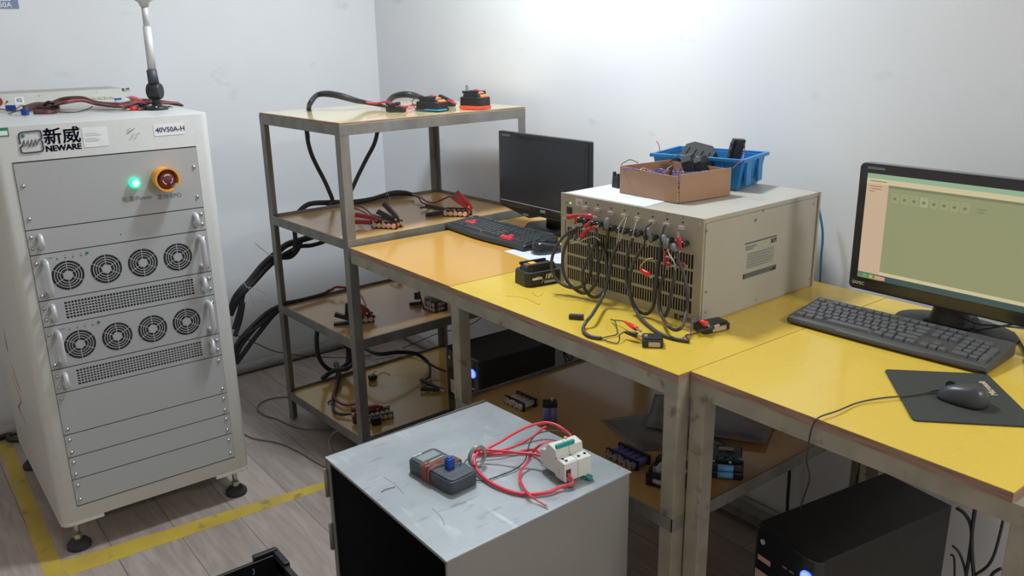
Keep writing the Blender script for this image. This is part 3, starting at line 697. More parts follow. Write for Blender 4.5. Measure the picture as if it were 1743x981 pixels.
# side face details (faces -y)
SN = EM.to_3x3() @ Vector((0,1,0)); SP = EM @ Vector((0,.002,0))
def ES(px, py): return EI @ P(px, py, pl=(SP, SN))
def esb(nm, a, b, mt, par, th=.0006, dz=.0, label=None):
    A, B = ES(*a), ES(*b); return obj(nm, MB(EM).box(A.x, B.x, .002-th, .003, min(A.z,B.z), max(A.z,B.z)+dz), mt, par, label=label)
A, B = ES(1268,416), ES(1322,402)
lb = obj('rating_label', MB(EM).box(A.x, B.x, .0012, .0025, A.z-.001, A.z+.0012), m_inkd, eq, label='dark rule and small grey print on the side')
A2, B2 = ES(1264.5,472), ES(1320,458)
obj('label_band', MB(EM).box(A2.x, B2.x, .0012, .0025, A2.z-.006, A2.z+.0065), m_inkd, lb)
for q in range(3): obj('print_line', MB(EM).box(A2.x+.004, B2.x-.006-q*.010, .0009, .0013, A2.z+.0038-q*.0038, A2.z+.0046-q*.0038), m_lgrey, lb)
for q in range(2): obj('print_line', MB(EM).box(A.x+.004, A.x+.050-q*.016, .0010, .0014, A.z-.011-q*.006, A.z-.008-q*.006), m_inkg, lb)
text('lettering', '新威', .012, EM @ face_my(B.x-.012, .0012, A.z-.011), m_inkd, lb, bold=.0004)
C_, D_ = ES(1270,446), ES(1315,438)
pn_ = obj('print_panel', MB(EM).box(A.x+.012, B.x-.008, .0014, .0025, A2.z+.018, A.z-.026), mat('grey_green_label', (.31,.31,.27), .5), lb)
for q in range(6):
    z_ = A.z-.030-q*.0068; obj('print_line', MB(EM).box(A.x+.015, B.x-.012-(q % 3)*.012, .0012, .0016, z_, z_+.0014), m_inkg, pn_)
for px_, py_ in ((1203,393),(1201,531),(1300,359),(1287,510),(1385,347),(1378,474),(1201,497)):
    q = ES(px_, py_); obj('screw', MB(EM).cyl((q.x, .0025, q.z), (q.x, -.0005, q.z), .0030, n=10), m_screw, eq)
q = ES(1286,375); obj('knockout', MB(EM).cyl((q.x, .0025, q.z), (q.x, .0008, q.z), .0045, n=12), m_inkg, eq)

# ------------------------------------------------------------------ test leads hanging from the unit
def q5(x, y): return (940+x*.28540, 320+y*.28540)
def lead(label, paths, clips, wires=(), grey=(), base=None):
    """paths in front-panel crop coordinates with a distance in front of the panel or a desk height"""
    first = q5(*paths[0][0][:2]) if paths else q5(*clips[0][0])
    t = thing('test_lead', label, 'test lead', E(first[0], first[1], .02), 'leads plugged into the beige test unit')
    def pt(p):
        a, b = q5(p[0], p[1]); k = p[2]
        return P(a, b, z=DZ+k[1]) if isinstance(k, tuple) else E(a, b, k)
    for pts in paths: cable([pt(p) for p in pts], .0043, m_greycable, 'cable', t, n=10, k=7)
    for pts, mm, r in wires: cable([pt(p) for p in pts], r, mm, 'wire', t, n=6, k=6)
    for a, b, mm, r in clips: gat2(pt(a), pt(b), mm, t, r)
    for a, b, r in grey:
        A, B = pt(a), pt(b)
        obj('plug_boot', MB().lathe([(r*.5, 0), (r, .15*(B-A).length), (r, .8*(B-A).length), (r*.7, (B-A).length)], p0=A, ax=(B-A), n=14), mat('grey_rubber_boot', (.13,.135,.14), .5), t, label='grey rubber boot')
    return t
T = ('z',)
lead('test lead looping left towards the black tool battery, from the leftmost channel', [[(190,225,.02),(90,270,.05),(20,360,.07),(-4,450,.08),(20,540,.07),(90,590,.06),(170,590,.05),(220,530,.04),(235,440,.03),(215,340,.02)]],
     [((165,160,.045),(62,182,.055),m_red,.0068),((135,215,.03),(150,165,.045),m_red,.0050)], [([(80,190,.05),(78,240,.04),(85,290,.03),(120,300,.03)], m_cable, .0012)])
lead('test lead with two red clips making the widest low loop at left', [[(150,250,.03),(100,300,.05),(68,380,.055),(62,470,.055),(85,550,.055),(150,615,.05),(210,625,.045),(262,560,.04),(276,470,.035),(270,380,.03),(262,300,.02)]],
     [((158,160,.05),(268,176,.05),m_red,.0068),((228,198,.035),(183,248,.045),m_red,.0055)], [([(125,230,.02),(132,290,.02),(110,330,.03),(160,320,.03),(240,290,.035),(285,315,.03)], m_whitewire, .0014)])
lead('test lead with red clips pointing down left, third channel', [[(262,250,.02),(255,330,.035),(215,420,.045),(182,500,.05),(185,580,.05),(215,635,.045),(260,652,.045),(305,620,.04),(328,540,.035),(320,430,.025),(290,330,.015)]],
     [((222,240,.03),(148,315,.055),m_red,.0070),((215,252,.03),(274,228,.04),m_red,.0058)])
lead('short test lead with a fat grey boot on the fourth post pair', [[(328,235,.03),(332,290,.02),(318,350,.014),(322,420,.012)]], [], [], [((330,178,.028),(322,245,.034),.0075)])
lead('test lead running forward over the table to the nearest clip holder', [[(405,320,.030),(378,368,.035),(350,450,.04),(335,540,.05),(300,650,.075),(245,745,('z',.030)),(196,810,('z',.012)),(186,852,('z',.006)),(225,885,('z',.005)),(292,897,('z',.005))]], [],
     [([(432,178,.012),(400,230,.025),(395,290,.03),(378,362,.035)], m_whitewire, .0012), ([(444,180,.012),(425,240,.025),(408,300,.03),(384,362,.035)], m_whitewire, .0012),
      ([(292,897,('z',.005)),(340,885,('z',.004)),(385,872,('z',.006)),(382,820,('z',.016)),(370,792,('z',.014)),(348,785,('z',.005))], m_cable, .0014),
      ([(360,789,('z',.008)),(400,792,('z',.014)),(428,797,('z',.018))], m_cable, .0014),
      ([(292,900,('z',.004)),(340,918,('z',.003)),(385,927,('z',.003)),(400,910,('z',.006)),(404,876,('z',.018)),(428,860,('z',.016))], m_cable, .0014)])
lead('test lead curving down to a cut end on the table, fifth channel', [[(480,300,.03),(456,360,.04),(444,450,.045),(445,560,.05),(462,640,.055),(495,725,('z',.016)),(550,800,('z',.006)),(640,868,('z',.005)),(730,900,('z',.005)),(818,915,('z',.005))]], [],
     [([(508,186,.012),(490,240,.025),(478,300,.03)], m_whitewire, .0012), ([(818,908,('z',.006)),(795,880,('z',.006)),(850,870,('z',.006)),(885,848,('z',.012))], m_cable, .0012),
      ([(780,896,('z',.006)),(822,870,('z',.010)),(830,815,('z',.03)),(850,780,('z',.040)),(880,772,('z',.036))], m_violet, .0013)])
lead('test lead in a deep narrow loop with a dark blue-grey boot, sixth channel', [[(548,340,.03),(510,400,.04),(476,470,.045),(462,560,.05),(470,650,.05),(505,725,.05),(560,752,.045),(600,715,.045),(615,620,.045),(622,510,.04),(632,430,.035)]], [],
     [([(590,208,.012),(560,240,.025),(555,300,.03),(548,340,.03)], m_cable, .0022), ([(560,352,.03),(590,330,.03),(598,345,.03)], m_whitewire, .0012)], [((570,238,.03),(590,328,.03),.0052)])
lead('test lead with one bright red clip hanging on an ochre wire', [[(640,350,.03),(640,420,.03),(625,520,.035),(610,600,.04),(602,640,.04)]], [((522,482,.05),(600,538,.05),m_redb,.0068)],
     [([(605,420,.04),(570,425,.05),(535,455,.055),(522,482,.05)], m_yelwire, .0013), ([(670,222,.012),(658,270,.02),(645,310,.025)], m_cable, .0022)], [((660,280,.03),(690,365,.036),.0066),((640,300,.02),(648,372,.02),.0062)])
lead('test lead with an upright glossy red clip at the right end of the posts', [[(738,390,.035),(760,450,.04),(790,540,.045),(806,640,.05),(800,740,.05),(775,825,('z',.03)),(735,848,('z',.02)),(690,822,('z',.03)),(652,760,.06),(636,680,.05),(642,600,.04),(668,520,.03)]], [((768,372,.03),(748,262,.03),m_red,.0062)],
     [([(768,372,.03),(745,400,.03),(728,420,.03)], m_whitewire, .0013)], [((722,332,.03),(738,385,.036),.0070)])
lead('test lead in a small loop with faded dark red clips behind the red one', [[(735,480,.03),(722,560,.04),(705,650,.045),(690,730,.045),(668,768,.045),(645,740,.04),(640,690,.035)]], [((672,378,.025),(690,490,.03),m_redd,.0070),((750,440,.02),(806,472,.024),m_redd,.0056),((665,440,.03),(725,468,.03),m_redd,.0050)],
     [([(690,300,.03),(692,380,.04),(725,440,.045),(735,490,.04)], m_whitewire, .0018), ([(735,460,.03),(700,470,.03),(672,455,.03),(668,425,.03),(690,410,.03),(725,440,.03),(735,465,.03)], m_whitewire, .0015)])
# clip holders on the table with red and black clips
def clip_holder(label, a, b, clips, wires, lab=True):
    F = FR(a, b, DZ); t = thing('clip_holder', label, 'clip holder', P(*a, z=DZ))
    L_ = (P(*b, z=DZ)-P(*a, z=DZ)).length
    bd = MB(F).box(0, L_, .002, .046, .001, .018, c=.002).box(L_*.05, L_*.95, .006, .040, .018, .022, c=.001)
    obj('holder_body', bd, m_black, t)
    if lab:
        obj('end_label', MB(F).box(L_*.30, L_*.85, .0012, .003, .003, .014), m_tagw, t, label='pale label on the end')
    obj('contact', MB(F).box(L_*.1, L_*.25, .012, .020, .018, .026), m_nickel, t)
    for c_ in clips: gat2(c_[0], c_[1], c_[2], t, c_[3])
    for w_ in wires: cable(w_, .0014, m_violet if len(w_) > 3 else m_cable, 'wire', t, n=6)
    return t
def z5(x, y, h): a, b = q5(x, y); return P(a, b, z=DZ+h)
clip_holder('black clip holder with a red and a black clip near the table front edge', (1093,593), (1129,594), [(z5(428,797,.018), z5(532,858,.024), m_redb, .0062), (z5(428,860,.016), z5(535,886,.016), m_black, .0066)], [])
clip_holder('black clip holder with a red clip at the right foot of the test unit', (1201,571), (1243,562), [(P(1190,545,z=DZ+.034), P(1208,556,z=DZ+.024), m_redb, .0068), (P(1186,566,z=DZ+.010), P(1225,553,z=DZ+.022), m_black, .0058)], [])
# small loose connector
F = FR((968,544),(994,546),DZ); t = thing('loose_connector', 'small grey-black connector lying alone on the yellow table', 'connector', P(980,545,z=DZ))
obj('connector_body', MB(F).box(0, .036, 0, .012, 0, .012, c=.001), m_black, t); obj('pin_row', MB(F).box(.004, .032, .003, .009, .012, .0135), mat('grey_blue_plastic', (.12,.15,.18), .4), t)

# scorch and pen marks on the middle table
mk = mat('black_scorch', (.10,.07,.03), .7)
for pts in ([(862,504),(890,507),(905,513),(917,519),(920,516)], [(938,500),(955,503),(967,506)], [(940,504),(960,510),(990,512)], [(905,498),(915,505),(925,500)]):
    obj('scratch', MB().tube([P(x, y, z=DZ+.0001) for x, y in pts], .0007, n=4, k=4, flat=.5), mk, d2)

# ------------------------------------------------------------------ open cardboard box and blue bin on the test unit
ZE = DZ+eh
def wall_strip(mb, p, q, z0, z1, t, z1b=None):
    """thin upright wall between two plan points, top may slope"""
    p = Vector((p[0], p[1], 0)); q = Vector((q[0], q[1], 0)); d = (q-p).normalized(); n = Vector((-d.y, d.x, 0))*t
    z1b = z1 if z1b is None else z1b
    return mb.add([p+Vector((0,0,z0)), q+Vector((0,0,z0)), q+n+Vector((0,0,z0)), p+n+Vector((0,0,z0)), p+Vector((0,0,z1)), q+Vector((0,0,z1b)), q+n+Vector((0,0,z1b)), p+n+Vector((0,0,z1))],
                  [(0,3,2,1),(4,5,6,7),(0,1,5,4),(1,2,6,5),(2,3,7,6),(3,0,4,7)])
ca, cb, cc = P(1056,328,z=ZE+.001), P(1153,346,z=ZE+.001), P(1241,332,z=ZE+.001)
cdn = ca+(cc-cb)
box_t = thing('cardboard_box', 'open brown cardboard box full of wires on top of the beige test unit', 'box', (ca+cc)/2)
zb = ZE+.001; hh = .072
obj('front_wall', wall_strip(MB(), cb, ca, zb, zb+hh-.006, .003, zb+hh), m_card, box_t)
obj('side_wall', wall_strip(MB(), cc+Vector((.0,.0,0)), cb+(cc-cb)*.02, zb, zb+hh, .003), m_card, box_t)
obj('side_wall', wall_strip(MB(), ca, cdn, zb, zb+hh, .003), m_card, box_t)
obj('back_wall', wall_strip(MB(), cdn, cc, zb, zb+hh-.004, .003), m_card, box_t)
obj('box_bottom', MB().prism([(p.x,p.y) for p in (ca,cb,cc,cdn)], zb, zb+.003), m_card, box_t)
def holder(M, parent_label, L=.09, W=.06, H=.022):
    t = thing('battery_adapter', parent_label, 'adapter', M.translation)
    obj('shell', MB(M).prism([(0,.0),(L,0),(L,W*.75),(L*.8,W),(L*.2,W),(0,W*.75)], 0, H, top=.88), m_blackm, t, bevel=.0015)
    mb = MB(M)
    for q in range(4): mb.box(L*(.15+q*.2), L*(.22+q*.2), W*.1, W*.6, H, H+.003)
    obj('ribs', mb, m_blackm, t); obj('rail', MB(M).box(L*.08, L*.92, -.006, .0, H*.2, H*.7, c=.001), m_black, t)
    return t
def MX(p, rx, ry, rz): return Matrix.Translation(p) @ Matrix.Rotation(R(rz), 4, 'Z') @ Matrix.Rotation(R(ry), 4, 'Y') @ Matrix.Rotation(R(rx), 4, 'X')
cen = (ca+cc)/2
holder(MX(P(1168,306,z=zb+.036), 70, 0, 28), 'black ribbed adapter leaning upright inside the cardboard box', .075, .062, .026)
holder(MX(P(1186,303,z=zb+.040), 66, 0, 22), 'second black adapter leaning against the ribbed one in the cardboard box', .072, .052, .026)
t = thing('wire_tangle', 'tangle of blue, red and white wires filling the cardboard box', 'wires', cen)
for q in range(40):
    mm = (m_violet, m_blue, m_maroon, m_violet, m_whitewire, m_wred)[q % 6]
    pts = []
    ex_, ey_ = (cb-ca)*.42, (cdn-ca)*.42
    u, v = random.uniform(-.8,.8), random.uniform(-.8,.8)
    for k in range(6):
        u = max(-.9, min(.9, u+random.uniform(-.6,.6))); v = max(-.9, min(.9, v+random.uniform(-.6,.6)))
        pts.append(cen+ex_*u+ey_*v+Vector((0,0,.012+random.uniform(0,.050))))
    cable(pts, .0013, mm, 'wire', t, n=6, k=5)
for pts, mm in (([(1058,290,.020),(1058,280,.062),(1064,276,.078),(1073,272,.080),(1086,277,.076)], m_maroon), ([(1054,297,.04),(1063,290,.064),(1074,287,.074),(1088,291,.068),(1100,296,.060)], m_violet),
                ([(1140,276,.07),(1146,270,.085),(1152,264,.09),(1156,262,.09)], m_maroon), ([(1158,290,.06),(1160,276,.075),(1157,267,.085)], m_maroon)):
    cable([P(a, b, z=ZE+h) for a, b, h in pts], .0013, mm, 'wire', t, n=6)
# blue bin
b0, b1, b2 = P(1160,314,z=ZE), P(1283,314,z=ZE), None
bx0, bx1, by0, by1 = 1.838, 1.992, 1.462, 1.815
BM = Matrix.Translation((1.906, 1.543, ZE)) @ Matrix.Rotation(R(15.7), 4, 'Z')
L2, W2, HB = .131, .0865, .087
bn = thing('storage_bin', 'blue plastic storage bin holding black adapters behind the cardboard box', 'storage bin', (1.906, 1.543, ZE))
mb = MB(BM); th = .003
def ring(mb, lo, hi, z0, z1, t=th):
    (a0, c0), (a1, c1) = lo, hi
    vs = []
    for (a, c, z) in ((a0, c0, z0), (a1, c1, z1), (a1-t, c1-t, z1), (a0-t, c0-t, z0)): vs += [(-c, -a, z), (c, -a, z), (c, a, z), (-c, a, z)]
    fs = []
    for lv in range(4):
        u, v = lv*4, ((lv+1) % 4)*4
        for k in range(4): fs.append((u+k, u+(k+1) % 4, v+(k+1) % 4, v+k))
    return mb.add(vs, fs)
ring(mb, (L2-.014, W2-.010), (L2, W2), 0, HB-.006)
mb.box(-W2+.010, W2-.010, -L2+.014, L2-.014, 0, .003)
obj('bin_body', mb, m_bluebin, bn, bevel=.001)
obj('rim', ring(MB(BM), (L2+.008, W2+.008), (L2+.008, W2+.008), HB-.010, HB, .010), m_bluebin, bn, bevel=.0015)
for sx_ in (-1, 1):
    for q in (-.5, 0, .5): obj('stiffening_rib', MB(BM).box(sx_*(W2-.003), sx_*(W2+.003), q*L2-.012, q*L2+.012, .014, HB-.008), m_bluebin, bn, bevel=.0012)
for q in (-.5, .5): obj('stiffening_rib', MB(BM).box(q*W2-.016, q*W2+.016, -L2-.004, -L2+.004, .012, HB-.008), m_bluebin, bn, bevel=.0012)
ZBN = ZE+.004
def BL(x, y, z, rx, ry_, rz): return BM @ Matrix.Translation((x, y, z)) @ Matrix.Rotation(R(rz), 4, 'Z') @ Matrix.Rotation(R(ry_), 4, 'Y') @ Matrix.Rotation(R(rx), 4, 'X')
holder(BL(-.030, .085, .052, 38, 10, -90), 'black adapter lying tilted at the middle of the blue bin', .105, .075, .030)
holder(BL(.030, .100, .040, 20, 6, -95), 'black adapter with a flat back lying low in the blue bin', .09, .055, .026)
holder(BL(.000, -.080, .030, 0, -76, -60), 'black adapter standing on end at the right of the blue bin', .098, .046, .032)
t = thing('loose_wire', 'purple wire with a dark tip curving up over the right end of the bin', 'wire', P(1265,262,z=ZE))
cable([P(1247,287,z=ZE+.074), P(1256,279,z=ZE+.088), P(1263,273,z=ZE+.098), P(1266,264,x=1.83), P(1267,256,x=1.83), P(1267,247,x=1.83)], .0013, mat('magenta_violet_wire', (.38,.08,.30), .4), 'wire', t, n=6)
obj('wire_tip', MB().cyl(P(1267,252,x=1.83), P(1267,245,x=1.83), .0018, n=8), m_cable, t)
t = thing('loose_wire', 'short red wire standing up at the left corner of the blue bin', 'wire', P(1124,262,z=ZE+.05))
cable([P(1124,268,x=1.80), P(1123,255,x=1.80), P(1121,246,x=1.80), P(1117,240,x=1.80)], .0012, m_wred, 'wire', t, n=6)
# black piece left of the box
M = FR((1040,319),(1054,322),ZE)
t = thing('battery_adapter', 'small black adapter standing at the left end of the cardboard box', 'adapter', P(1046,320,z=ZE))
obj('shell', MB(M).prism([(0,.002),(.030,0),(.034,.02),(.028,.036),(.004,.034),(-.004,.018)], .001, .034, top=.9), m_black, t, bevel=.001)
obj('jaw', MB(M).box(.002, .010, .004, .010, .034, .044).box(.018, .026, .004, .012, .034, .040), m_black, t)
# papers
t = thing('paper_sheet', 'white printed sheet under the cardboard box on the test unit', 'paper', P(1040,335,z=ZE))
pp = [P(985,330,z=ZE+.0006), P(1102,351,z=ZE+.0006), P(1160,330,z=ZE+.0006), P(1055,314,z=ZE+.0006)]
pp = [EM @ Vector((.008,.464,eh+.0003)), EM @ Vector((.008,.190,eh+.0003)), EM @ Vector((.215,.215,eh+.0003)), EM @ Vector((.215,.475,eh+.0003))]
obj('sheet', MB().prism([(p.x,p.y) for p in pp], ZE-.0006, ZE+.0002), m_paper, t)
mb = MB()
for q in range(7):
    a = pp[0].lerp(pp[3], .08+q*.12); b = pp[1].lerp(pp[2], .08+q*.12); a_, b_ = a.lerp(b, .06), a.lerp(b, .5+.07*(q % 3))
    wall_strip(mb, a_, b_, ZE+.0002, ZE+.0004, .0018)
obj('printing', mb, m_lgrey, t)
t = thing('paper_sheet', 'white printed sheet under the mouse on the orange-yellow table', 'paper', P(930,440,z=DZ))
pp = [P(858,428,z=DZ), P(990,474,z=DZ), P(1040,430,z=DZ), P(935,398,z=DZ)]
a0 = pp[0]; u = (pp[1]-pp[0]).normalized(); n_ = Vector((-u.y, u.x, 0)); pp = [a0, a0+u*.40, a0+u*.40+n_*.21, a0+n_*.21]
obj('sheet', MB().prism([(p.x,p.y) for p in pp], DZ+.0002, DZ+.0008), m_paper, t)
mb = MB()
for q in range(8):
    a = pp[0].lerp(pp[3], .08+q*.11); b = pp[1].lerp(pp[2], .08+q*.11); wall_strip(mb, a.lerp(b, .05), a.lerp(b, .6+.06*(q % 3)), DZ+.0008, DZ+.001, .0014)
obj('printing', mb, m_lgrey, t)
# blue network cable behind the unit
tag(cable([P(a, b, x=2.088) for a, b in ((1391,338),(1393,352),(1397,372),(1400,392),(1400,412),(1398,436),(1397,462),(1396,485),(1394,520),(1390,600))], .0034, m_blucab, 'network_cable'), 'teal-blue network cable hanging down the wall behind the beige test unit', 'cable')

# ------------------------------------------------------------------ monitors
def monitor(label, xf, poly_px, scr_px, basec, base_r, neck_w, par_z, tilt_pts=None):
    pass
# left monitor (screen off): face plane x=1.86
def facepoly(mb, pts, x0, x1): # polygon in (y,z), extruded in x
    M = Matrix(((0,0,1,0),(1,0,0,0),(0,1,0,0),(0,0,0,1)))
    return mb.prism(pts, x0, x1, M=M)
def rpoly(y0, y1, z0, z1, r, n=5):
    pts = []
    for cy, cz, a0 in ((y1-r, z0+r, -90), (y1-r, z1-r, 0), (y0+r, z1-r, 90), (y0+r, z0+r, 180)):
        for i in range(n+1):
            a = R(a0+90*i/n); pts.append((cy+r*math.cos(a), cz+r*math.sin(a)))
    return pts
XM = 1.86
mn = thing('computer_monitor', 'black flat monitor with its screen off on the orange-yellow table', 'monitor', (1.95, 2.22, DZ))
yc = 2.215
outline_ = [(2.468,1.178),(2.466,1.182),(1.988,1.182),(1.985,1.178),(1.983,.915),(1.989,.905),(2.08,.900),(2.12,.8985),(2.24,.8990),(2.300,.884),(2.312,.885),(2.40,.900),(2.470,.912)]
obj('housing', facepoly(MB(), outline_, XM, XM+.018), m_black, mn, bevel=.003)
obj('back_cover', facepoly(MB(), rpoly(2.08, 2.39, .95, 1.13, .02), XM+.017, XM+.045), m_black, mn, bevel=.006)
obj('bezel', facepoly(MB(), rpoly(1.991, 2.462, .914, 1.176, .006), XM-.002, XM+.002), m_blackg, mn, bevel=.001)
obj('screen', facepoly(MB(), rpoly(2.004, 2.449, .936, 1.163, .002), XM-.0026, XM-.001), mat('switched_off_panel', (.022,.026,.032), .22, spec=.6), mn, label='dark switched-off screen')
obj('trim_line', facepoly(MB(), [(2.0,.9325),(2.455,.9325),(2.455,.9345),(2.0,.9345)], XM-.0030, XM-.0015), m_lgrey, mn)
c = P(925,360,x=XM); text('lettering', 'AOC', .013, face_mx(XM-.003, c.y, c.z-.001), m_lgrey, mn, bold=.0004)
c = P(862,229,x=XM)
for q in range(4): obj('badge_icon', facepoly(MB(), rpoly(2.436-q*.012, 2.444-q*.012, 1.1665, 1.1735, .001), XM-.0024, XM-.0018), m_inkg, mn)
obj('energy_sticker', facepoly(MB(), [(2.300,.891),(2.330,.891),(2.330,.899),(2.300,.899)], XM-.0006, XM+.001), m_inkg, mn)
bc = Vector((1.950, 2.255, DZ))
Mb = Matrix.Translation(bc) @ Matrix.Diagonal((1, 1.30, 1, 1))
obj('base', MB(Mb).lathe([(.098, 0), (.100, .003), (.096, .010), (.05, .015), (.03, .018)], n=40), m_black, mn, label='oval black foot')
nm = MB()
nm.prism(rr_poly(1.905, 1.945, 2.205, 2.265, .012), DZ+.012, .93, top=.86, smooth=True)
obj('neck', nm, m_black, mn)
cable([P(952,405,z=DZ+.012), P(930,410,z=DZ+.010), P(915,402,z=DZ+.012), P(905,397,z=DZ+.02)], .0018, m_cable, 'cable', mn, n=6)

# right monitor (screen lit), yawed a little
mm2 = thing('computer_monitor', 'black widescreen monitor showing an olive and pink program window at the right', 'monitor', (1.95, .84, DZ))
YW2 = R(-2.0)
O2 = Vector((1.870, 1.061, 0))
def S2(px, py, d=0): 
    nrm = Vector((math.cos(YW2+MY), math.sin(YW2+MY), 0)); return P(px, py, pl=(O2-nrm*d, nrm))
MY = R(0.0)
X2 = 1.87
def mpoly(pts, d0, d1, par, nm, mt, bev=0.0, label=None):
    return obj(nm, facepoly(MB(), pts, X2+d0, X2+d1), mt, par, bevel=bev, label=label)
yl, yr_, zt, zb_ = 1.066, .540, 1.213, .906
mpoly(rpoly(yr_, yl, zb_, zt, .012), 0, .03, mm2, 'housing', m_blackg, .004)
mpoly(rpoly(yr_+.05, yl-.05, zb_+.04, zt-.04, .02), .028, .055, mm2, 'back_cover', m_black, .008)
sy_l, sy_r, sz_t, sz_b = 1.044, .562, 1.190, .938
scr_ = mpoly([(sy_r,sz_b),(sy_l,sz_b),(sy_l,sz_t),(sy_r,sz_t)], -.0008, .0005, mm2, 'screen', mat('lit_olive_window', (.02,.02,.015), .3, emit=(.19,.20,.105), estr=1.0, spec=.4), 0, 'lit screen with an olive workspace')
def scrp(y0, y1, z0, z1, mt, k=1): return obj('screen_area', facepoly(MB(), [(y0,z0),(y1,z0),(y1,z1),(y0,z1)], X2-.0008-.0003*k, X2-.0008), mt, scr_)
def em(n, c, s=1.0): return mat(n, tuple(x*.02 for x in c), .35, emit=c, estr=s)
e_pink = em('lit_pink_sidebar', (.40,.29,.20)); e_teal = em('lit_teal_title', (.20,.30,.20)); e_cream = em('lit_cream_toolbar', (.42,.37,.22)); e_dk = em('lit_dark_band', (.13,.14,.08)); e_grid = em('lit_pale_frame', (.215,.228,.122)); e_txt = em('lit_dim_text', (.125,.125,.068)); e_ptxt = em('lit_brown_text', (.24,.13,.08)); e_task = em('lit_dark_taskbar', (.03,.06,.06)); e_tic = em('lit_green_icon', (.08,.25,.08))
scrp(sy_r, sy_l, sz_t-.011, sz_t, e_teal); scrp(sy_r, sy_l, sz_t-.023, sz_t-.011, e_cream)
scrp(.990, sy_l, sz_b+.014, sz_t-.023, e_pink); scrp(sy_r, .990, sz_t-.029, sz_t-.023, e_dk)
scrp(sy_r, .990, sz_b+.014, sz_b+.022, e_cream); scrp(sy_r, sy_l, sz_b, sz_b+.014, e_task); scrp(.985, sy_l, sz_b+.0, sz_b+.012, em('lit_task_start', (.10,.14,.09)), 2)
scrp(.975, 1.000, sz_b+.002, sz_b+.011, em('lit_task_pink', (.40,.22,.15)), 3); scrp(1.020, 1.030, sz_b+.002, sz_b+.011, e_tic, 3); scrp(1.005, 1.014, sz_b+.002, sz_b+.011, em('lit_yellow_icon', (.3,.28,.05)), 3)
for q in range(8):
    y = .972-q*.0225; z = sz_t-.050
    scrp(y-.009, y+.009, z-.012, z+.010, e_grid if q != 3 else em('lit_selected_frame', (.255,.265,.15)), 2)
    scrp(y-.0035, y+.0035, z-.005, z+.001, e_txt, 3); scrp(y-.0012, y+.0012, z+.005, z+.0065, e_txt, 3)
scrp(.775, .790, sz_t-.056, sz_t-.054, e_txt, 2); scrp(.772, .790, sz_t-.050, sz_t-.048, e_txt, 2)
for q, (w_, y_) in enumerate(((.030,1.036),(.026,1.032),(.012,1.036))): scrp(y_-w_, y_, sz_t-.030-q*.006, sz_t-.028-q*.006, e_ptxt, 2)
scrp(.995, 1.036, sz_t-.018, sz_t-.016, e_txt, 2)
obj('maker_mark', facepoly(MB(), [(1.003,1.1995),(1.046,1.1995),(1.046,1.2050),(1.003,1.2050)], X2-.0006, X2+.0004), m_inkg, mm2)
text('lettering', 'SAMIC', .011, face_mx(X2-.0006, 1.040, .9225), m_lgrey, mm2, bold=.0003)
for q in range(4): obj('front_button', MB().cyl((X2+.001, .640-q*.012, .9215), (X2-.0012, .640-q*.012, .9215), .0018 if q else .0030, n=10), m_lgrey if q else m_gold, mm2)
bc2 = P(1618,562,z=DZ)
bc2 = Vector((1.952, .838, DZ))
Mb = Matrix.Translation(bc2) @ Matrix.Diagonal((.64, 1.0, 1, 1))
obj('base', MB(Mb).lathe([(.138, 0), (.140, .003), (.134, .010), (.10, .014), (.062, .022), (.045, .040)], n=44), m_black, mm2, label='oval black foot')
nm = MB(Matrix.Translation((bc2.x-.026, bc2.y+.0, 0)) @ Matrix.Diagonal((.75, 1.0, 1, 1)))
nm.lathe([(.060, DZ+.018), (.046, DZ+.030), (.040, DZ+.050), (.043, DZ+.080), (.043, DZ+.1)], n=28)
obj('neck', nm, m_black, mm2)
obj('foot_badge', MB(Matrix.Translation((bc2.x-.056, bc2.y+.025, DZ+.0215)) @ Matrix.Rotation(R(-20), 4, 'Y')).cyl((0,0,0), (0,0,.0012), .0085, n=18), m_gold, mm2, label='small oval gold sticker')
cable([P(1600,563,z=DZ+.02), P(1630,572,z=DZ+.012), P(1660,563,z=DZ+.02), P(1690,558,z=DZ+.03), P(1720,553,z=DZ+.04), P(1760,548,z=DZ+.05)], .0022, m_cable, 'cable', mm2, n=6)
cable([P(1640,542,z=DZ+.05), P(1665,552,z=DZ+.04), P(1700,555,z=DZ+.04), P(1760,560,z=DZ+.03)], .0022, m_cable, 'cable', mm2, n=6)
t = thing('coiled_cable', 'loop of dark cable on the table beyond the right monitor foot', 'cable', P(1735,600,z=DZ))
cable([P(1725,566,z=DZ+.006), P(1738,585,z=DZ+.004), P(1746,605,z=DZ+.004), P(1752,640,z=DZ+.004)], .0022, m_cable, 'cable', t, n=6)

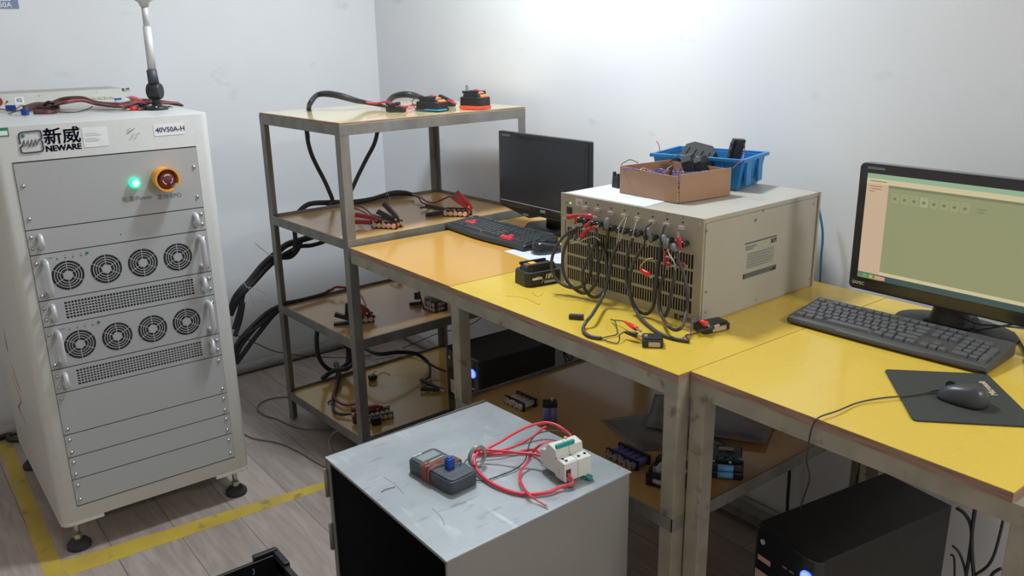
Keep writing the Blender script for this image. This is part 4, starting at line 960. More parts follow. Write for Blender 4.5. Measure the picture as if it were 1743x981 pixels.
# ------------------------------------------------------------------ keyboards
def keyboard(label, M, L, W, case_mt, key_mt, red=(), hf=.016, hb=.030, wavy=0.0):
    """x along the long side (left to right for the typist), y away from the typist"""
    t = thing('keyboard', label, 'keyboard', M.translation)
    prof = []
    n = 18
    pts = [(L*i/n, -wavy*(.5-.5*math.cos(2*PI*i/n))*1.0) for i in range(n+1)]
    mb = MB(M)
    vs = []; fs = []
    for (x, yo) in pts:
        yo2 = yo
        vs += [(x, yo2+.004, .002), (x, yo2, .008), (x, yo2+.004, hf-.003), (x, .010, hf), (x, W-.004, hb), (x, W, hb-.003), (x, W, .006), (x, W-.004, .003)]
    for i in range(n):
        for k in range(8): fs.append((i*8+k, i*8+(k+1) % 8, (i+1)*8+(k+1) % 8, (i+1)*8+k))
    fs += [tuple(range(8)), tuple(range(n*8, n*8+8))[::-1]]
    mb.add(vs, fs); obj('case', mb, case_mt, t, bevel=.002)
    sl = (hb-hf)/(W-.014); u = (L-.020)/22.6
    def zt_(y): return hf+(y-.010)*sl
    cnt = [0]
    mesh_cache = {}
    def key(cx, cy, kw, kd=.0155, k_mt=None, nm='key'):
        k_mt = k_mt or key_mt
        key_ = (round(kw,4), round(kd,4), k_mt.name)
        if key_ not in mesh_cache:
            q = MB(); a, b = kw/2-.0009, kd/2
            vs = [(-a,-b,0),(a,-b,0),(a,b,0),(-a,b,0),(-a*.80,-b*.68,.0062),(a*.80,-b*.68,.0062),(a*.80,b*.82,.0070),(-a*.80,b*.82,.0070)]
            q.add(vs, [(0,3,2,1),(4,5,6,7),(0,1,5,4),(1,2,6,5),(2,3,7,6),(3,0,4,7)])
            mesh_cache[key_] = unlinked(nm, q, k_mt, (0,0,0))
        o = bpy.data.objects.new(nm, mesh_cache[key_]); COL.objects.link(o); o.parent = t
        mmx = Matrix.Translation(-t.location) @ M @ Matrix.Translation((cx, cy, zt_(cy)-.0005)) @ Matrix.Rotation(math.atan(sl), 4, 'X')
        o.matrix_local = mmx
        cnt[0] += 1
    x0 = .010; y0 = .018; py_ = (W-.032)/6.3
    rows = [[1.25,1.25,1.25,6.25,1.25,1.25,1.25,1.25], [2.25]+[1]*10+[2.75], [1.75]+[1]*11+[2.25], [1.5]+[1]*12+[1.5], [1]*13+[2]]
    for r_, row in enumerate(rows):
        x = x0
        for ki, k in enumerate(row):
            isr = (r_, ki) in red
            key(x+k*u/2, y0+(r_+.4)*py_, k*u, py_*.90, m_redkey if isr else None); x += k*u
    yf_ = y0+5.62*py_
    for xx in [0]+[2+i for i in range(4)]+[6.5+i for i in range(4)]+[11+i for i in range(4)]: key(x0+(xx+.5)*u, yf_, u, py_*.75)
    xb_ = x0+15.4*u
    for i in range(3): key(xb_+(i+.5)*u, y0+4.4*py_, u, py_*.9); key(xb_+(i+.5)*u, y0+3.4*py_, u, py_*.9); key(xb_+(i+.5)*u, y0+.4*py_, u, py_*.9, m_redkey if (9,i) in red else None); key(xb_+(i+.5)*u, yf_, u, py_*.75)
    key(xb_+1.5*u, y0+1.4*py_, u, py_*.9, m_redkey if (9,9) in red else None)
    xn = x0+18.7*u
    for r_ in range(5):
        for i in range(3):
            if r_ == 0 and i == 0: continue
            if r_ == 0 and i == 1: key(xn+1.0*u, y0+.4*py_, 2*u, py_*.9); continue
            if r_ == 0: key(xn+2.5*u, y0+.4*py_, u, py_*.9); continue
            key(xn+(i+.5)*u, y0+(r_+.4)*py_, u, py_*.9)
    key(xn+3.45*u, y0+.9*py_, u*.9, py_*1.85); key(xn+3.45*u, y0+2.9*py_, u*.9, py_*1.85)
    return t
def frame_from(A, B, z):
    x = (B-A); x.z = 0; x.normalize(); u_ = Vector((0,0,1)); y = u_.cross(x)
    m_ = Matrix((x, y, u_)).transposed().to_4x4(); m_.translation = Vector((A.x, A.y, z)); return m_
A, B = P(748,389,z=DZ), P(888,428,z=DZ)
KM = frame_from(Vector((1.672,2.585,0)), Vector((1.660,2.092,0)), DZ+.001)
KM = frame_from(Vector((1.668,2.500,0))+Vector((.0,.078,0)), Vector((1.660,2.092,0)), DZ+.001)
# the left end of this keyboard rests against the shelf frame
keyboard('black keyboard with red cursor and letter keys on the orange-yellow table', frame_from(Vector((1.655,2.482,0)), Vector((1.645,2.060,0)), DZ+.001) if False else FR((757,390),(893,430),DZ+.001), .455, .152, m_kb1, m_key1, red={(2,2),(3,2),(2,1),(2,3),(9,0),(9,1),(9,2),(9,9)}, hf=.020, hb=.030, wavy=.012)
keyboard('charcoal wired keyboard with grey keycaps on the right yellow table', FR((1338,550),(1661,636),DZ+.001), .452, .150, m_kbody, m_key, hf=.018, hb=.034, wavy=.004)

# ------------------------------------------------------------------ mice and mouse pad
pad_pts = [P(1505,631,z=DZ), P(1679,639,z=DZ), P(1760,727,z=DZ), P(1756,729.5,z=DZ), P(1556,719,z=DZ), P(1550,714,z=DZ)]
a0, a1, a4 = P(1505,631,z=DZ), P(1680,639,z=DZ), P(1554,718,z=DZ)
pdt = thing('mouse_pad', 'dark rectangular mouse pad lettered in pale gold on the right table', 'mouse pad', (a0+a1)/2)
u = (a1-a0); v = (a4-a0); c4 = P(1800,733,z=DZ)
pc = [a0, a1, a1+v*1.02, a4]
e1 = P(1743,701,z=DZ); dirr = (e1-a1).normalized(); c_far = a1+dirr*((a4-a0).length*1.0)
pc = [a0, a1, c_far, a4]
def rnd(pts, r=.008):
    out = []
    for i, p in enumerate(pts):
        a = pts[i-1]; b = pts[(i+1) % len(pts)]; da = (a-p).normalized()*r; db = (b-p).normalized()*r
        out += [(p+da), (p+da*.3+db*.3), (p+db)]
    return [(q.x, q.y) for q in out]
obj('pad', MB().prism(rnd(pc), DZ+.0004, DZ+.0034), m_pad, pdt, bevel=.0006)
tc_ = P(1682,661,z=DZ+.0036); td = P(1696,675,z=DZ+.0036)-P(1668,646,z=DZ+.0036); ang = math.atan2(td.y, td.x)
text('lettering', 'Microsoft', .0175, Matrix.Translation(tc_) @ Matrix.Rotation(ang+PI, 4, 'Z'), m_gold, pdt, bold=.0006)
def mouse(label, M, L=.108, W=.060, H=.036, mt=m_blackg, cat='mouse', wheel=True):
    """local +x is the front (buttons)"""
    t = thing('computer_mouse', label, cat, M.translation)
    n, k = 20, 10; vs = []; fs = []
    for j in range(k+1):
        v = j/k
        for i in range(n):
            a = 2*PI*i/n; ca, sa = math.cos(a), math.sin(a)
            wx = (abs(ca)**.75)*math.copysign(1, ca); wy = (abs(sa)**.8)*math.copysign(1, sa)
            s_ = math.cos(v*PI/2)**.55
            z = H*math.sin(v*PI/2)
            x = wx*L/2*s_ - (L*.06)*v; y = wy*W/2*s_*(1-.10*wx)
            vs.append((x, y, .001+z*(1-.22*(x/(L/2)))))
    for j in range(k):
        for i in range(n): fs.append((j*n+i, j*n+(i+1) % n, (j+1)*n+(i+1) % n, (j+1)*n+i))
    fs.append(tuple(range(n))[::-1]); fs.append(tuple(range(k*n, k*n+n)))
    obj('shell', MB(M).add(vs, fs, True), mt, t)
    obj('scroll_wheel', MB(M).cyl((L*.25, -.003, H*.74), (L*.25, .003, H*.74), .010, n=16), m_blackm, t)
    obj('button_seam', MB(M).tube([(L*.40, 0, H*.56), (L*.33, 0, H*.70), (L*.12, 0, H*.93), (0, 0, H*.985)], .0005, n=4, k=4), m_dark, t)
    obj('maker_mark', MB(M @ Matrix.Translation((-L*.18, 0, H*1.040)) @ Matrix.Rotation(R(8), 4, 'Y')).box(-.0022, .0022, -.007, .007, 0, .0004), m_lgrey, t)
    return t
c1_ = P(938,434,z=DZ)+Vector((.02,0,0)); M1 = Matrix.Translation((1.712,2.020,DZ+.001)) @ Matrix.Rotation(R(-15), 4, 'Z')
mouse('glossy black mouse on the white sheet beside the black tool battery', M1, .112, .064, .036)
c2_ = P(1645,688,z=DZ+.0034); M2m = Matrix.Translation((1.553,.634,DZ+.0038)) @ Matrix.Rotation(R(96), 4, 'Z')
t2 = mouse('charcoal wired mouse on the dark mouse pad', M2m, .088, .058, .034, mt=mat('charcoal_satin_plastic', (.045,.047,.055), .35))
fr_pt = M2m @ Vector((.044, 0, .008))
cable([fr_pt, P(1598,664,z=DZ+.008), P(1550,673,z=DZ+.006), P(1500,678,z=DZ+.006), P(1460,686,z=DZ+.004), P(1425,700,z=DZ+.006), P(1400,708,z=DZ+.006), P(1390,714,z=DZ+.003), P(1386,720,x=1.281), P(1380,735,x=1.282), P(1376,760,x=1.285), P(1373,785,x=1.30), P(1378,815,x=1.42), P(1367,850,x=1.5), P(1362,870,x=1.52)], .0016, mat('brown_black_cord', (.05,.035,.025), .5), 'cable', t2, n=8)

# ------------------------------------------------------------------ tool batteries
def tool_battery(label, M, L, W, H, base_mt=None, latch_mt=None, loops=True, txt=None, latch_side=1):
    t = thing('power_tool_battery', label, 'tool battery', M.translation)
    hb_ = H*.20
    def oct_(l0, l1, w0, w1, c): return [(l0+c,w0),(l1-c,w0),(l1,w0+c),(l1,w1-c),(l1-c,w1),(l0+c,w1),(l0,w1-c),(l0,w0+c)]
    if base_mt:
        obj('base_shell', MB(M).prism(oct_(0, L, 0, W, .010), .001, hb_, top=1.0), base_mt, t, bevel=.002, label='bright coloured base shell')
    z0 = hb_ if base_mt else .001
    obj('body', MB(M).prism(oct_(.001, L-.001, .001, W-.001, .012), z0, H*.66, top=.97), m_black, t, bevel=.003)
    obj('upper_deck', MB(M).prism(oct_(L*.10, L*.90, W*.14, W*.86, .008), H*.64, H*.86, top=.92), m_black, t, bevel=.002)
    obj('rail', MB(M).box(L*.12, L*.80, W*.18, W*.28, H*.84, H*.97, c=.001).box(L*.12, L*.80, W*.72, W*.82, H*.84, H*.97, c=.001), m_black, t)
    mb = MB(M)
    for q in range(4): mb.box(L*.16, L*.42, W*(.36+q*.08), W*(.36+q*.08)+.0022, H*.85, H*.93)
    obj('terminal_slot', mb, m_nickel, t)
    if latch_mt:
        lx = (L*.66, L*.96)
        x0_, x1_ = lx
        obj('latch', MB(M).add([(x0_,W*.22,H*.70),(x1_,W*.22,H*.46),(x1_,W*.78,H*.46),(x0_,W*.78,H*.70),(x0_,W*.22,H*.96),(x1_,W*.26,H*.74),(x1_,W*.74,H*.74),(x0_,W*.78,H*.96)],
            [(0,3,2,1),(4,5,6,7),(0,1,5,4),(1,2,6,5),(2,3,7,6),(3,0,4,7)]), latch_mt, t, bevel=.002, label='orange release latch')
    if loops:
        obj('wire_loop', MB(M).tube([(L*.25,W*.3,H*.85),(L*.24,W*.28,H*1.15),(L*.27,W*.3,H*1.25),(L*.30,W*.32,H*1.12),(L*.29,W*.34,H*.85)], .0013, n=6), m_cable, t)
        obj('wire_loop', MB(M).tube([(L*.5,W*.4,H*.9),(L*.56,W*.35,H*1.03),(L*.68,W*.4,H*1.04),(L*.76,W*.5,H*.9)], .0013, n=6), m_wred, t)
    return t
ZS4 = ZS[3]+.0005
def battery_frame(a, b, z): return FR(a, b, z)
tool_battery('black and coral-red tool battery with orange latch at the right of the shelf top', FR((779,186),(829,188.5),ZS4), .108, .075, .068, m_redtrim, m_orange)
tb2 = tool_battery('black tool battery with blue trim and orange latch in the middle of the shelf top', FR((704,189),(761,192),ZS4), .118, .072, .052, m_black, m_orange, loops=False)
F = FR((704,189),(761,192),ZS4)
obj('blue_trim', MB(F).box(.055, .119, -.001, .01, .004, .009, c=.001).box(.112, .1195, 0, .05, .004, .009, c=.001).box(0, .055, -.0008, .01, .003, .005), m_tealtrim, tb2, label='bright blue trim strip')
obj('wire_loop', MB(F).tube([(.012,-.004,.010),(-.004,.0,.034),(.016,.006,.050),(.030,.02,.052)], .0014, n=6), m_cable, tb2)
obj('wire_loop', MB(F).tube([(.06,.02,.052),(.075,.02,.058),(.10,.03,.050)], .0014, n=6), m_wred, tb2)
def clamp(label, M, mt, open_deg=18, L=.11, parent=None, name='battery_clamp', solo=False):
    """large insulated spring clamp; handles towards -x, jaws towards +x"""
    t = parent if parent is not None else thing('battery_clamp', label, 'clamp', M.translation)
    root = t
    for s_ in (-1, 1):
        A = M @ Matrix.Rotation(R(s_*open_deg/2), 4, 'Y')
        mb = MB(A)
        z0_, z1_ = (.003, .012) if s_ < 0 else (-.012, -.003)
        zz0, zz1 = (.001, .013) if s_ > 0 else (-.013, -.001)
        sgn = 1 if s_ > 0 else -1
        vs = [(-L*.62,-.012,sgn*.003),(-L*.62,.012,sgn*.003),(-L*.62,.012,sgn*.018),(-L*.62,-.012,sgn*.018),(0,-.009,sgn*.001),(0,.009,sgn*.001),(0,.009,sgn*.014),(0,-.009,sgn*.014),(L*.2,-.005,0),(L*.2,.005,0),(L*.2,.005,sgn*.006),(L*.2,-.005,sgn*.006)]
        mb.add(vs, [(0,1,2,3),(0,4,5,1),(1,5,6,2),(2,6,7,3),(3,7,4,0),(4,8,9,5),(5,9,10,6),(6,10,11,7),(7,11,8,4),(8,11,10,9)])
        h = obj('clamp_arm' if parent is not None else 'arm', mb, mt, root, bevel=.0015)
        jb = MB(A); 
        jb.box(L*.18, L*.38, -.004, .004, sgn*.0005, sgn*.004)
        for q in range(4): jb.box(L*.20+q*L*.045, L*.22+q*L*.045, -.004, .004, -sgn*.0012, sgn*.0008)
        obj('jaw', jb, m_nickel, h)
    obj('pivot', MB(M).cyl((L*.05,-.010,0), (L*.05,.010,0), .004, n=12), m_nickel, root)
    return t
t = thing('clamp_lead', 'black sleeved cable arching over the shelf top, ending in the nearest black and red clamp', 'cable', P(600,190,z=ZS4))
pts = [Vector(P(531,228,z=1.16)), P(526,195,z=1.22)+Vector((-.0,.02,0)), P(528,176,z=ZS4+.03), P(540,162,z=ZS4+.055), P(560,160,z=ZS4+.06), P(585,165,z=ZS4+.05), P(605,171,z=ZS4+.035), P(625,175,z=ZS4+.02), P(650,180,z=ZS4+.012), P(664,183,z=ZS4+.012)]
pts = [P(524,236,y=3.16), P(521,210,y=3.165), P(525,188,y=3.15)]+pts[2:]
obj('cable', MB().tube(pts, [.009,.009,.009,.0095,.0095,.0125,.0125,.0105,.008,.006,.005], n=12, k=8), m_cable, t)
cable([P(622,174,z=ZS4+.03), P(640,176,z=ZS4+.024), P(655,174,z=ZS4+.022), P(668,176,z=ZS4+.02), P(680,181,z=ZS4+.015), P(694,182,z=ZS4+.012)], .0042, m_red, 'red_lead', t)
Mc = FR((656,191),(694,193),ZS4); 
mb = MB(Mc).box(0, .085, 0, .022, .001, .020, c=.005)
obj('clamp_grip', mb, m_black, t); obj('clamp_grip', MB(Mc @ Matrix.Translation((.01,.004,.014)) @ Matrix.Rotation(R(-14), 4, 'Y')).box(0, .055, 0, .014, 0, .012, c=.004), m_black, t)
cable([P(686,180,z=ZS4+.02), P(692,184,z=ZS4+.016), P(698,186,z=ZS4+.010), P(702,184,z=ZS4+.016), P(700,178,z=ZS4+.026)], .0014, m_wred, 'thin_wire', t, n=6)
cable([P(696,184,z=ZS4+.012), P(697,175,z=ZS4+.03), P(694,170,z=ZS4+.04)], .0012, m_gold, 'thin_wire', t, n=6)
t = thing('clamp_lead', 'second black sleeved cable on the shelf top, arching behind the blue-trimmed battery', 'cable', P(700,172,z=ZS4))
pts = [P(643,225,y=3.17), P(650,200,y=3.175), P(657,180,y=3.17), P(668,166,z=ZS4+.036), P(685,161,z=ZS4+.052), P(702,162,z=ZS4+.05), P(716,166,z=ZS4+.035), P(730,170,z=ZS4+.015)]
obj('cable', MB().tube(pts, [.009,.009,.009,.011,.012,.012,.010,.007], n=12, k=8), m_cable, t)
cable([P(690,183,z=ZS4+.010), P(702,179,z=ZS4+.012), P(716,180,z=ZS4+.01)], .004, m_wred, 'red_lead', t)
cable([P(672,173,z=ZS4+.002), P(690,172,z=ZS4+.003), P(712,173,z=ZS4+.003)], .0013, m_gold, 'thin_wire', t, n=6)
Mc = FR((744,181),(777,183),ZS4)
t = thing('battery_clamp', 'black battery clamp with red wires lying between the two tool batteries on the shelf top', 'clamp', P(762,182,z=ZS4))
obj('grip', MB(Mc).box(0, .085, 0, .02, .001, .018, c=.004), m_black, t); obj('grip', MB(Mc @ Matrix.Translation((.002,.004,.034)) @ Matrix.Rotation(R(16), 4, 'Y')).box(0, .075, 0, .015, 0, .012, c=.004), m_black, t)
for q in range(3): cable([P(762,168+q*2,z=ZS4+.03), P(768,170+q*2,z=ZS4+.034), P(774,174+q,z=ZS4+.028), P(778,177,z=ZS4+.02)], .0013, m_wred, 'wire', t, n=6)
# black battery on the middle table (in front of the test unit)
MB1 = frame_from(Vector((1.424,1.765,0)), Vector((1.545,1.733,0)), DZ)
MB1 = FR((876,483),(903,491.5),DZ) 
A_ = P(897,491.5,z=DZ); B_ = P(958,480.5,z=DZ)
Mk = frame_from(A_, B_, DZ)
mk_b = tool_battery('black tool battery with yellow button lying on the table left of the test unit', Mk, .124, .084, .062, None, None, loops=False)
obj('yellow_button', MB(Mk).box(.026, .044, .020, .040, .050, .0635, c=.001), mat('amber_yellow_plastic', (.85,.45,.05), .4), mk_b, label='small amber yellow button')
text('lettering', 'makita', .012, Mk @ Matrix.Translation((.034, -.0002, .024)) @ Matrix.Rotation(R(90), 4, 'X'), m_white, mk_b, bold=.0006)
text('lettering', '18V', .019, Mk @ Matrix.Translation((.072, -.0002, .025)) @ Matrix.Rotation(R(90), 4, 'X'), m_white, mk_b, bold=.0004, shear=.3)
obj('print_swoosh', MB(Mk).tube([(.048,-.0004,.008),(.052,-.0004,.017),(.060,-.0004,.014),(.078,-.0004,.014),(.098,-.0004,.016)], .0010, n=4), m_lgrey, mk_b)
obj('print_swoosh', MB(Mk).box(.056, .098, -.0006, 0, .007, .012), m_lgrey, mk_b)
Mk2 = frame_from(Vector((1.60,1.815,0)), Vector((1.66,1.74,0)), DZ)
t = thing('battery_holder', 'grey-black battery cradle half hidden behind the left edge of the test unit', 'battery holder', (1.60,1.80,DZ))
obj('cradle', MB(frame_from(Vector((1.545,1.822,0)), Vector((1.60,1.735,0)), DZ)).box(0, .080, 0, .05, .001, .022, c=.003), m_black, t)

# ------------------------------------------------------------------ battery cell packs
def pack(label, M, n, cell_mt, rows=1, L=.065, lead=True, pcb=False, end_mt=m_copper, group=None, hold=True, strips=2):
    """cells side by side along x, their axes along y"""
    t = thing('battery_cell_pack', label, 'battery pack', M.translation, group)
    p = .0192; r = .0091
    for k in range(rows):
        for i in range(n):
            x = (i+.5)*p; z = .0115+k*p
            c_ = obj('battery_cell', MB(M).cyl((x,.003,z), (x,L-.003,z), r, n=18), cell_mt, t)
            obj('cell_end', MB(M).cyl((x,.001,z), (x,.0028,z), r*.86, n=16).cyl((x,L-.0028,z), (x,L-.001,z), r*.86, n=16), end_mt, c_)
    H = rows*p+.005
    if hold:
        for y in (.006, L-.014):
            mb = MB(M).box(-.003, n*p+.003, y, y+.008, .0, .004)
            mb.box(-.003, .0, y, y+.008, 0, H).box(n*p, n*p+.003, y, y+.008, 0, H)
            for i in range(1, n): mb.box(i*p-.0015, i*p+.0015, y, y+.008, 0, H)
            mb.box(-.003, n*p+.003, y, y+.008, H-.003, H+.001)
            obj('cell_holder', mb, m_black, t, bevel=.0006)
    for i in range(0, n-1, 2):
        obj('connecting_strip', MB(M).box(i*p+.004, (i+2)*p-.004, -.0006, .001, .009, .0145), m_nickel, t)
        if rows > 0: obj('connecting_strip', MB(M).box((i+.5)*p-.003, (i+.5)*p+.003, -.0006, .0008, .012, H+.003), m_nickel, t)
    if pcb:
        b_ = obj('circuit_board', MB(M).box(.002, n*p-.002, L*.25, L*.95, H+.002, H+.0036), m_pcb, t, label='green circuit board on top')
        mb = MB(M)
        for q in range(8): 
            xx, yy = random.uniform(.01, n*p-.012), random.uniform(L*.3, L*.85); mb.box(xx, xx+.005, yy, yy+.004, H+.0036, H+.0062)
        obj('components', mb, m_black, b_)
    return t
# second tier
Z3 = ZS[2]+.0005
Mp = FR((632,389),(668,391),Z3)
pk = pack('orange-wrapped cell pack left on the third tier, with red and black clamps on it', Mp, 5, m_cello, end_mt=m_copper)
clamp(None, Mp @ Matrix.Translation((.008,.020,.026)) @ Matrix.Rotation(R(10), 4, 'Z') @ Matrix.Rotation(R(6), 4, 'Y'), m_redd, 4, .12, pk)
clamp(None, Mp @ Matrix.Translation((.080,.035,.034)) @ Matrix.Rotation(R(10), 4, 'Z') @ Matrix.Rotation(R(38), 4, 'Y'), m_black, 16, .11, pk)
for q, (pts, mm) in enumerate((([(598,348,.05),(610,350,.05),(622,356,.045),(632,366,.04),(634,374,.03)], m_maroon), ([(598,353,.05),(612,358,.045),(624,364,.04),(630,374,.03)], m_redd), ([(634,366,.03),(648,370,.04),(660,372,.04),(668,376,.035)], m_cable), ([(636,372,.03),(642,362,.05),(650,368,.04)], m_cable))):
    cable([P(a, b, z=Z3+h-.02) for a, b, h in pts], (.0032,.0032,.0036,.0012)[q], mm, 'lead', pk)
Mp = FR((754,369),(795,370.5),Z3)
pk = pack('orange-wrapped cell pack right on the third tier, gripped by a raised red clamp', Mp, 5, m_cello)
clamp(None, Mp @ Matrix.Translation((.092,.030,.040)) @ Matrix.Rotation(R(10), 4, 'Z') @ Matrix.Rotation(R(42), 4, 'Y'), m_redd, 3, .11, pk)
clamp(None, Mp @ Matrix.Translation((-.004,.015,.020)) @ Matrix.Rotation(R(12), 4, 'Z') @ Matrix.Rotation(R(2), 4, 'Y'), m_black, 12, .11, pk)
cable([P(a, b, z=Z3+h) for a, b, h in ((702,331,.02),(715,336,.02),(728,344,.012),(740,345,.012),(754,339,.03),(768,334,.05),(774,336,.055))], .0036, m_redd, 'lead', pk)
cable([P(a, b, z=Z3+h) for a, b, h in ((702,332,.02),(712,336,.016),(718,345,.008),(730,350,.008),(716,354,.012))], .0034, m_cable, 'lead', pk)
t = thing('clamp_lead', 'black sleeved cable lying along the back edge of the third tier', 'cable', P(690,330,z=Z3))
obj('cable', MB().tube([Vector((1.34,3.142,.83)), Vector((1.40,3.135,.875)), P(560,345,z=Z3+.015), P(600,344,z=Z3+.012), P(632,339,z=Z3+.014), P(650,334,z=Z3+.018), P(670,329,z=Z3+.022), P(690,329,z=Z3+.020), P(704,332,z=Z3+.014)], [.010,.010,.011,.010,.009,.010,.012,.011,.007], n=12, k=7), m_cable, t)
obj('tie', MB().tube([P(657,334,z=Z3+.03), P(660,330,z=Z3+.034), P(663,338,z=Z3+.004), P(664,342,z=Z3+.003)], .0010, n=6), m_tie, t)
# second tier
Z2 = ZS[1]+.0005
Mp = FR((601,553),(632,550),Z2)
pk = pack('black-framed cell pack behind the front shelf post on the second tier', Mp, 4, m_cellw)
clamp(None, Mp @ Matrix.Translation((.052,.022,.038)) @ Matrix.Rotation(R(-16), 4, 'Z') @ Matrix.Rotation(R(28), 4, 'Y'), m_redd, 9, .11, pk)
clamp(None, Mp @ Matrix.Translation((-.014,.012,.014)) @ Matrix.Rotation(R(-6), 4, 'Z') @ Matrix.Rotation(R(8), 4, 'Y'), m_black, 22, .09, pk)
obj('grip', MB(Mp @ Matrix.Translation((-.022,.018,.022)) @ Matrix.Rotation(R(6), 4, 'Y')).box(-.006, .008, -.006, .008, 0, .058, c=.004), m_black, pk)
cable([P(a, b, z=Z2+h) for a, b, h in ((578,490,.03),(592,489,.04),(606,495,.045),(616,506,.05),(622,520,.05),(620,530,.05))], .0042, m_redd, 'lead', pk)
Mp = FR((721,526),(744,536),Z2)
pk = pack('pink-grey cell pack with taped sides at the right on the second tier', Mp, 4, m_cellk, rows=2, hold=False)
pk_b = obj('tape_band', MB(Mp).box(-.002, .079, .004, .014, -.0, .044).box(-.002, .079, .050, .061, 0, .044).box(.004,.072,.014,.050,.040,.0435), m_black, pk, bevel=.001)
obj('wire_frame', MB().tube([P(722,527,z=Z2+.02), P(714,500,z=Z2+.06), P(716,493,z=Z2+.068), P(735,490,z=Z2+.06), P(752,491,z=Z2+.05), P(766,497,z=Z2+.05)], .0032, n=8), m_cable, pk)
obj('grip', MB(FR((697,522),(718,520),Z2) ).box(0, .055, 0, .014, .001, .014, c=.004), m_black, pk); obj('grip', MB(FR((706,516),(716,515),Z2)).box(0, .026, 0, .012, .012, .042, c=.005), m_meter, pk)
cable([P(722,506,z=Z2+.03), P(740,503,z=Z2+.04), P(760,499,z=Z2+.04)], .0011, m_maroon, 'wire', pk, n=6)
t = thing('clamp_lead', 'black sleeved cable with a red tail along the back edge of the second tier', 'cable', P(520,505,z=Z2))
obj('cable', MB().tube([P(480,517,z=Z2+.02), P(500,514,z=Z2+.018), P(525,508,z=Z2+.016), P(550,501,z=Z2+.016), P(560,495,z=Z2+.022), P(568,492,z=Z2+.026)], [.009,.009,.008,.008,.006,.005], n=10), m_cable, t)
cable([P(562,495,z=Z2+.026), P(572,489,z=Z2+.034), P(590,490,z=Z2+.034)], .005, m_redd, 'red_lead', t)
t = thing('cable_tail', 'short knotted black cable end at the far corner of the second tier', 'cable', P(672,472,z=Z2))
cable([P(664,478,z=Z2+.01), P(670,472,z=Z2+.02), P(678,468,z=Z2+.03), P(684,472,z=Z2+.02), P(676,476,z=Z2+.012), P(690,473,z=Z2+.01)], .004, m_cable, 'cable', t)
# bottom tier
Z1 = ZS[0]+.0005
Mp = FR((634,721),(672,711),Z1)
Mp = FR((628,722),(671,713),Z1)
pk = pack('grey-celled pack with red and black clamps at the front of the bottom tier', Mp, 5, m_cellw)
clamp(None, Mp @ Matrix.Translation((.045,.062,.028)) @ Matrix.Rotation(R(-6), 4, 'Z') @ Matrix.Rotation(R(-4), 4, 'Y'), m_redd, 8, .15, pk)
obj('grip', MB(Mp @ Matrix.Translation((-.055,.010,.004))).box(0, .052, 0, .020, 0, .016, c=.004), m_black, pk)
obj('grip', MB(Mp @ Matrix.Translation((-.045,.022,.016))).box(0, .020, 0, .016, 0, .026, c=.004), m_black, pk)
obj('plug_block', MB(Mp @ Matrix.Translation((.006,-.030,.0))).box(0, .034, 0, .022, .001, .030, c=.003), m_black, pk)
t = thing('clamp_lead', 'black and maroon cable coming down from the bundle onto the bottom tier', 'cable', P(570,660,z=Z1))
obj('cable', MB().tube([P(572,620,z=Z1+.05), P(577,640,z=Z1+.03), P(572,660,z=Z1+.012), P(567,677,z=Z1+.01), P(566,690,z=Z1+.01), P(570,702,z=Z1+.01), P(582,706,z=Z1+.010), P(598,705,z=Z1+.014)], [.012,.010,.009,.007,.006,.006,.005,.004], n=10), m_cable, t)
cable([P(573,655,z=Z1+.02), P(568,672,z=Z1+.016), P(575,684,z=Z1+.012), P(590,690,z=Z1+.012), P(610,688,z=Z1+.014), P(624,692,z=Z1+.02)], .0048, m_redd, 'red_lead', t)
cable([P(572,680,z=Z1+.012), P(563,682,z=Z1+.008), P(558,686,z=Z1+.004)], .0036, m_maroon, 'red_lead', t)
t = thing('wired_component', 'tiny black component with curling wire legs on the bottom tier', 'component', P(637,648,z=Z1))
F = FR((630,651),(643,648),Z1)
obj('component_body', MB(F).box(0, .034, 0, .024, .003, .024, c=.004), m_black, t)
for pts in ([(634,642,.02),(636,635,.035),(640,632,.04)], [(642,642,.02),(650,635,.03),(658,636,.03),(664,640,.03)], [(630,646,.01),(628,652,.004),(634,657,.003),(641,656,.003)]):
    cable([P(a, b, z=Z1+h) for a, b, h in pts], .0012, m_cable, 'wire_leg', t, n=6)
t = thing('battery_clamp', 'black battery clamp lying open on the bottom tier beside the computer tower', 'clamp', P(735,660,z=Z1))
for s_, (a, b) in enumerate((((717,647),(752,664)), ((716,663),(752,664)))):
    A_ = P(*a, z=Z1+.012); B_ = P(*b, z=Z1+.010)
    obj('arm', MB().tube([A_, A_.lerp(B_, .4), B_], [.0085,.0075,.006], n=8), m_black, t)
obj('arm', MB().tube([P(718,652,z=Z1+.01), P(727,660,z=Z1+.01), P(736,664,z=Z1+.01)], .005, n=8), m_black, t)
obj('jaw', MB().tube([P(748,663,z=Z1+.012), P(757,667,z=Z1+.012)], .004, n=8), m_nickel, t)
obj('cable', MB().tube([P(604,603,z=Z1+.05)+Vector((0,0,.06)), P(640,602,z=.23), P(675,600,z=.22), P(702,601,z=.20), P(715,606,z=.18), P(728,616,z=.14), P(732,628,z=.13), P(731,640,z=.13), P(726,646,z=.13)], [.007,.009,.009,.008,.008,.006,.005,.005,.004], n=10), m_cable, t)
cable([P(718,610,z=.17), P(735,622,z=.15), P(752,630,z=.14), P(765,634,z=.14)], .005, m_maroon, 'lead', t)
cable([P(640,612,z=.15), P(680,607,z=.16), P(710,612,z=.15), P(732,622,z=.14)], .0016, m_cord, 'lead', t, n=6)

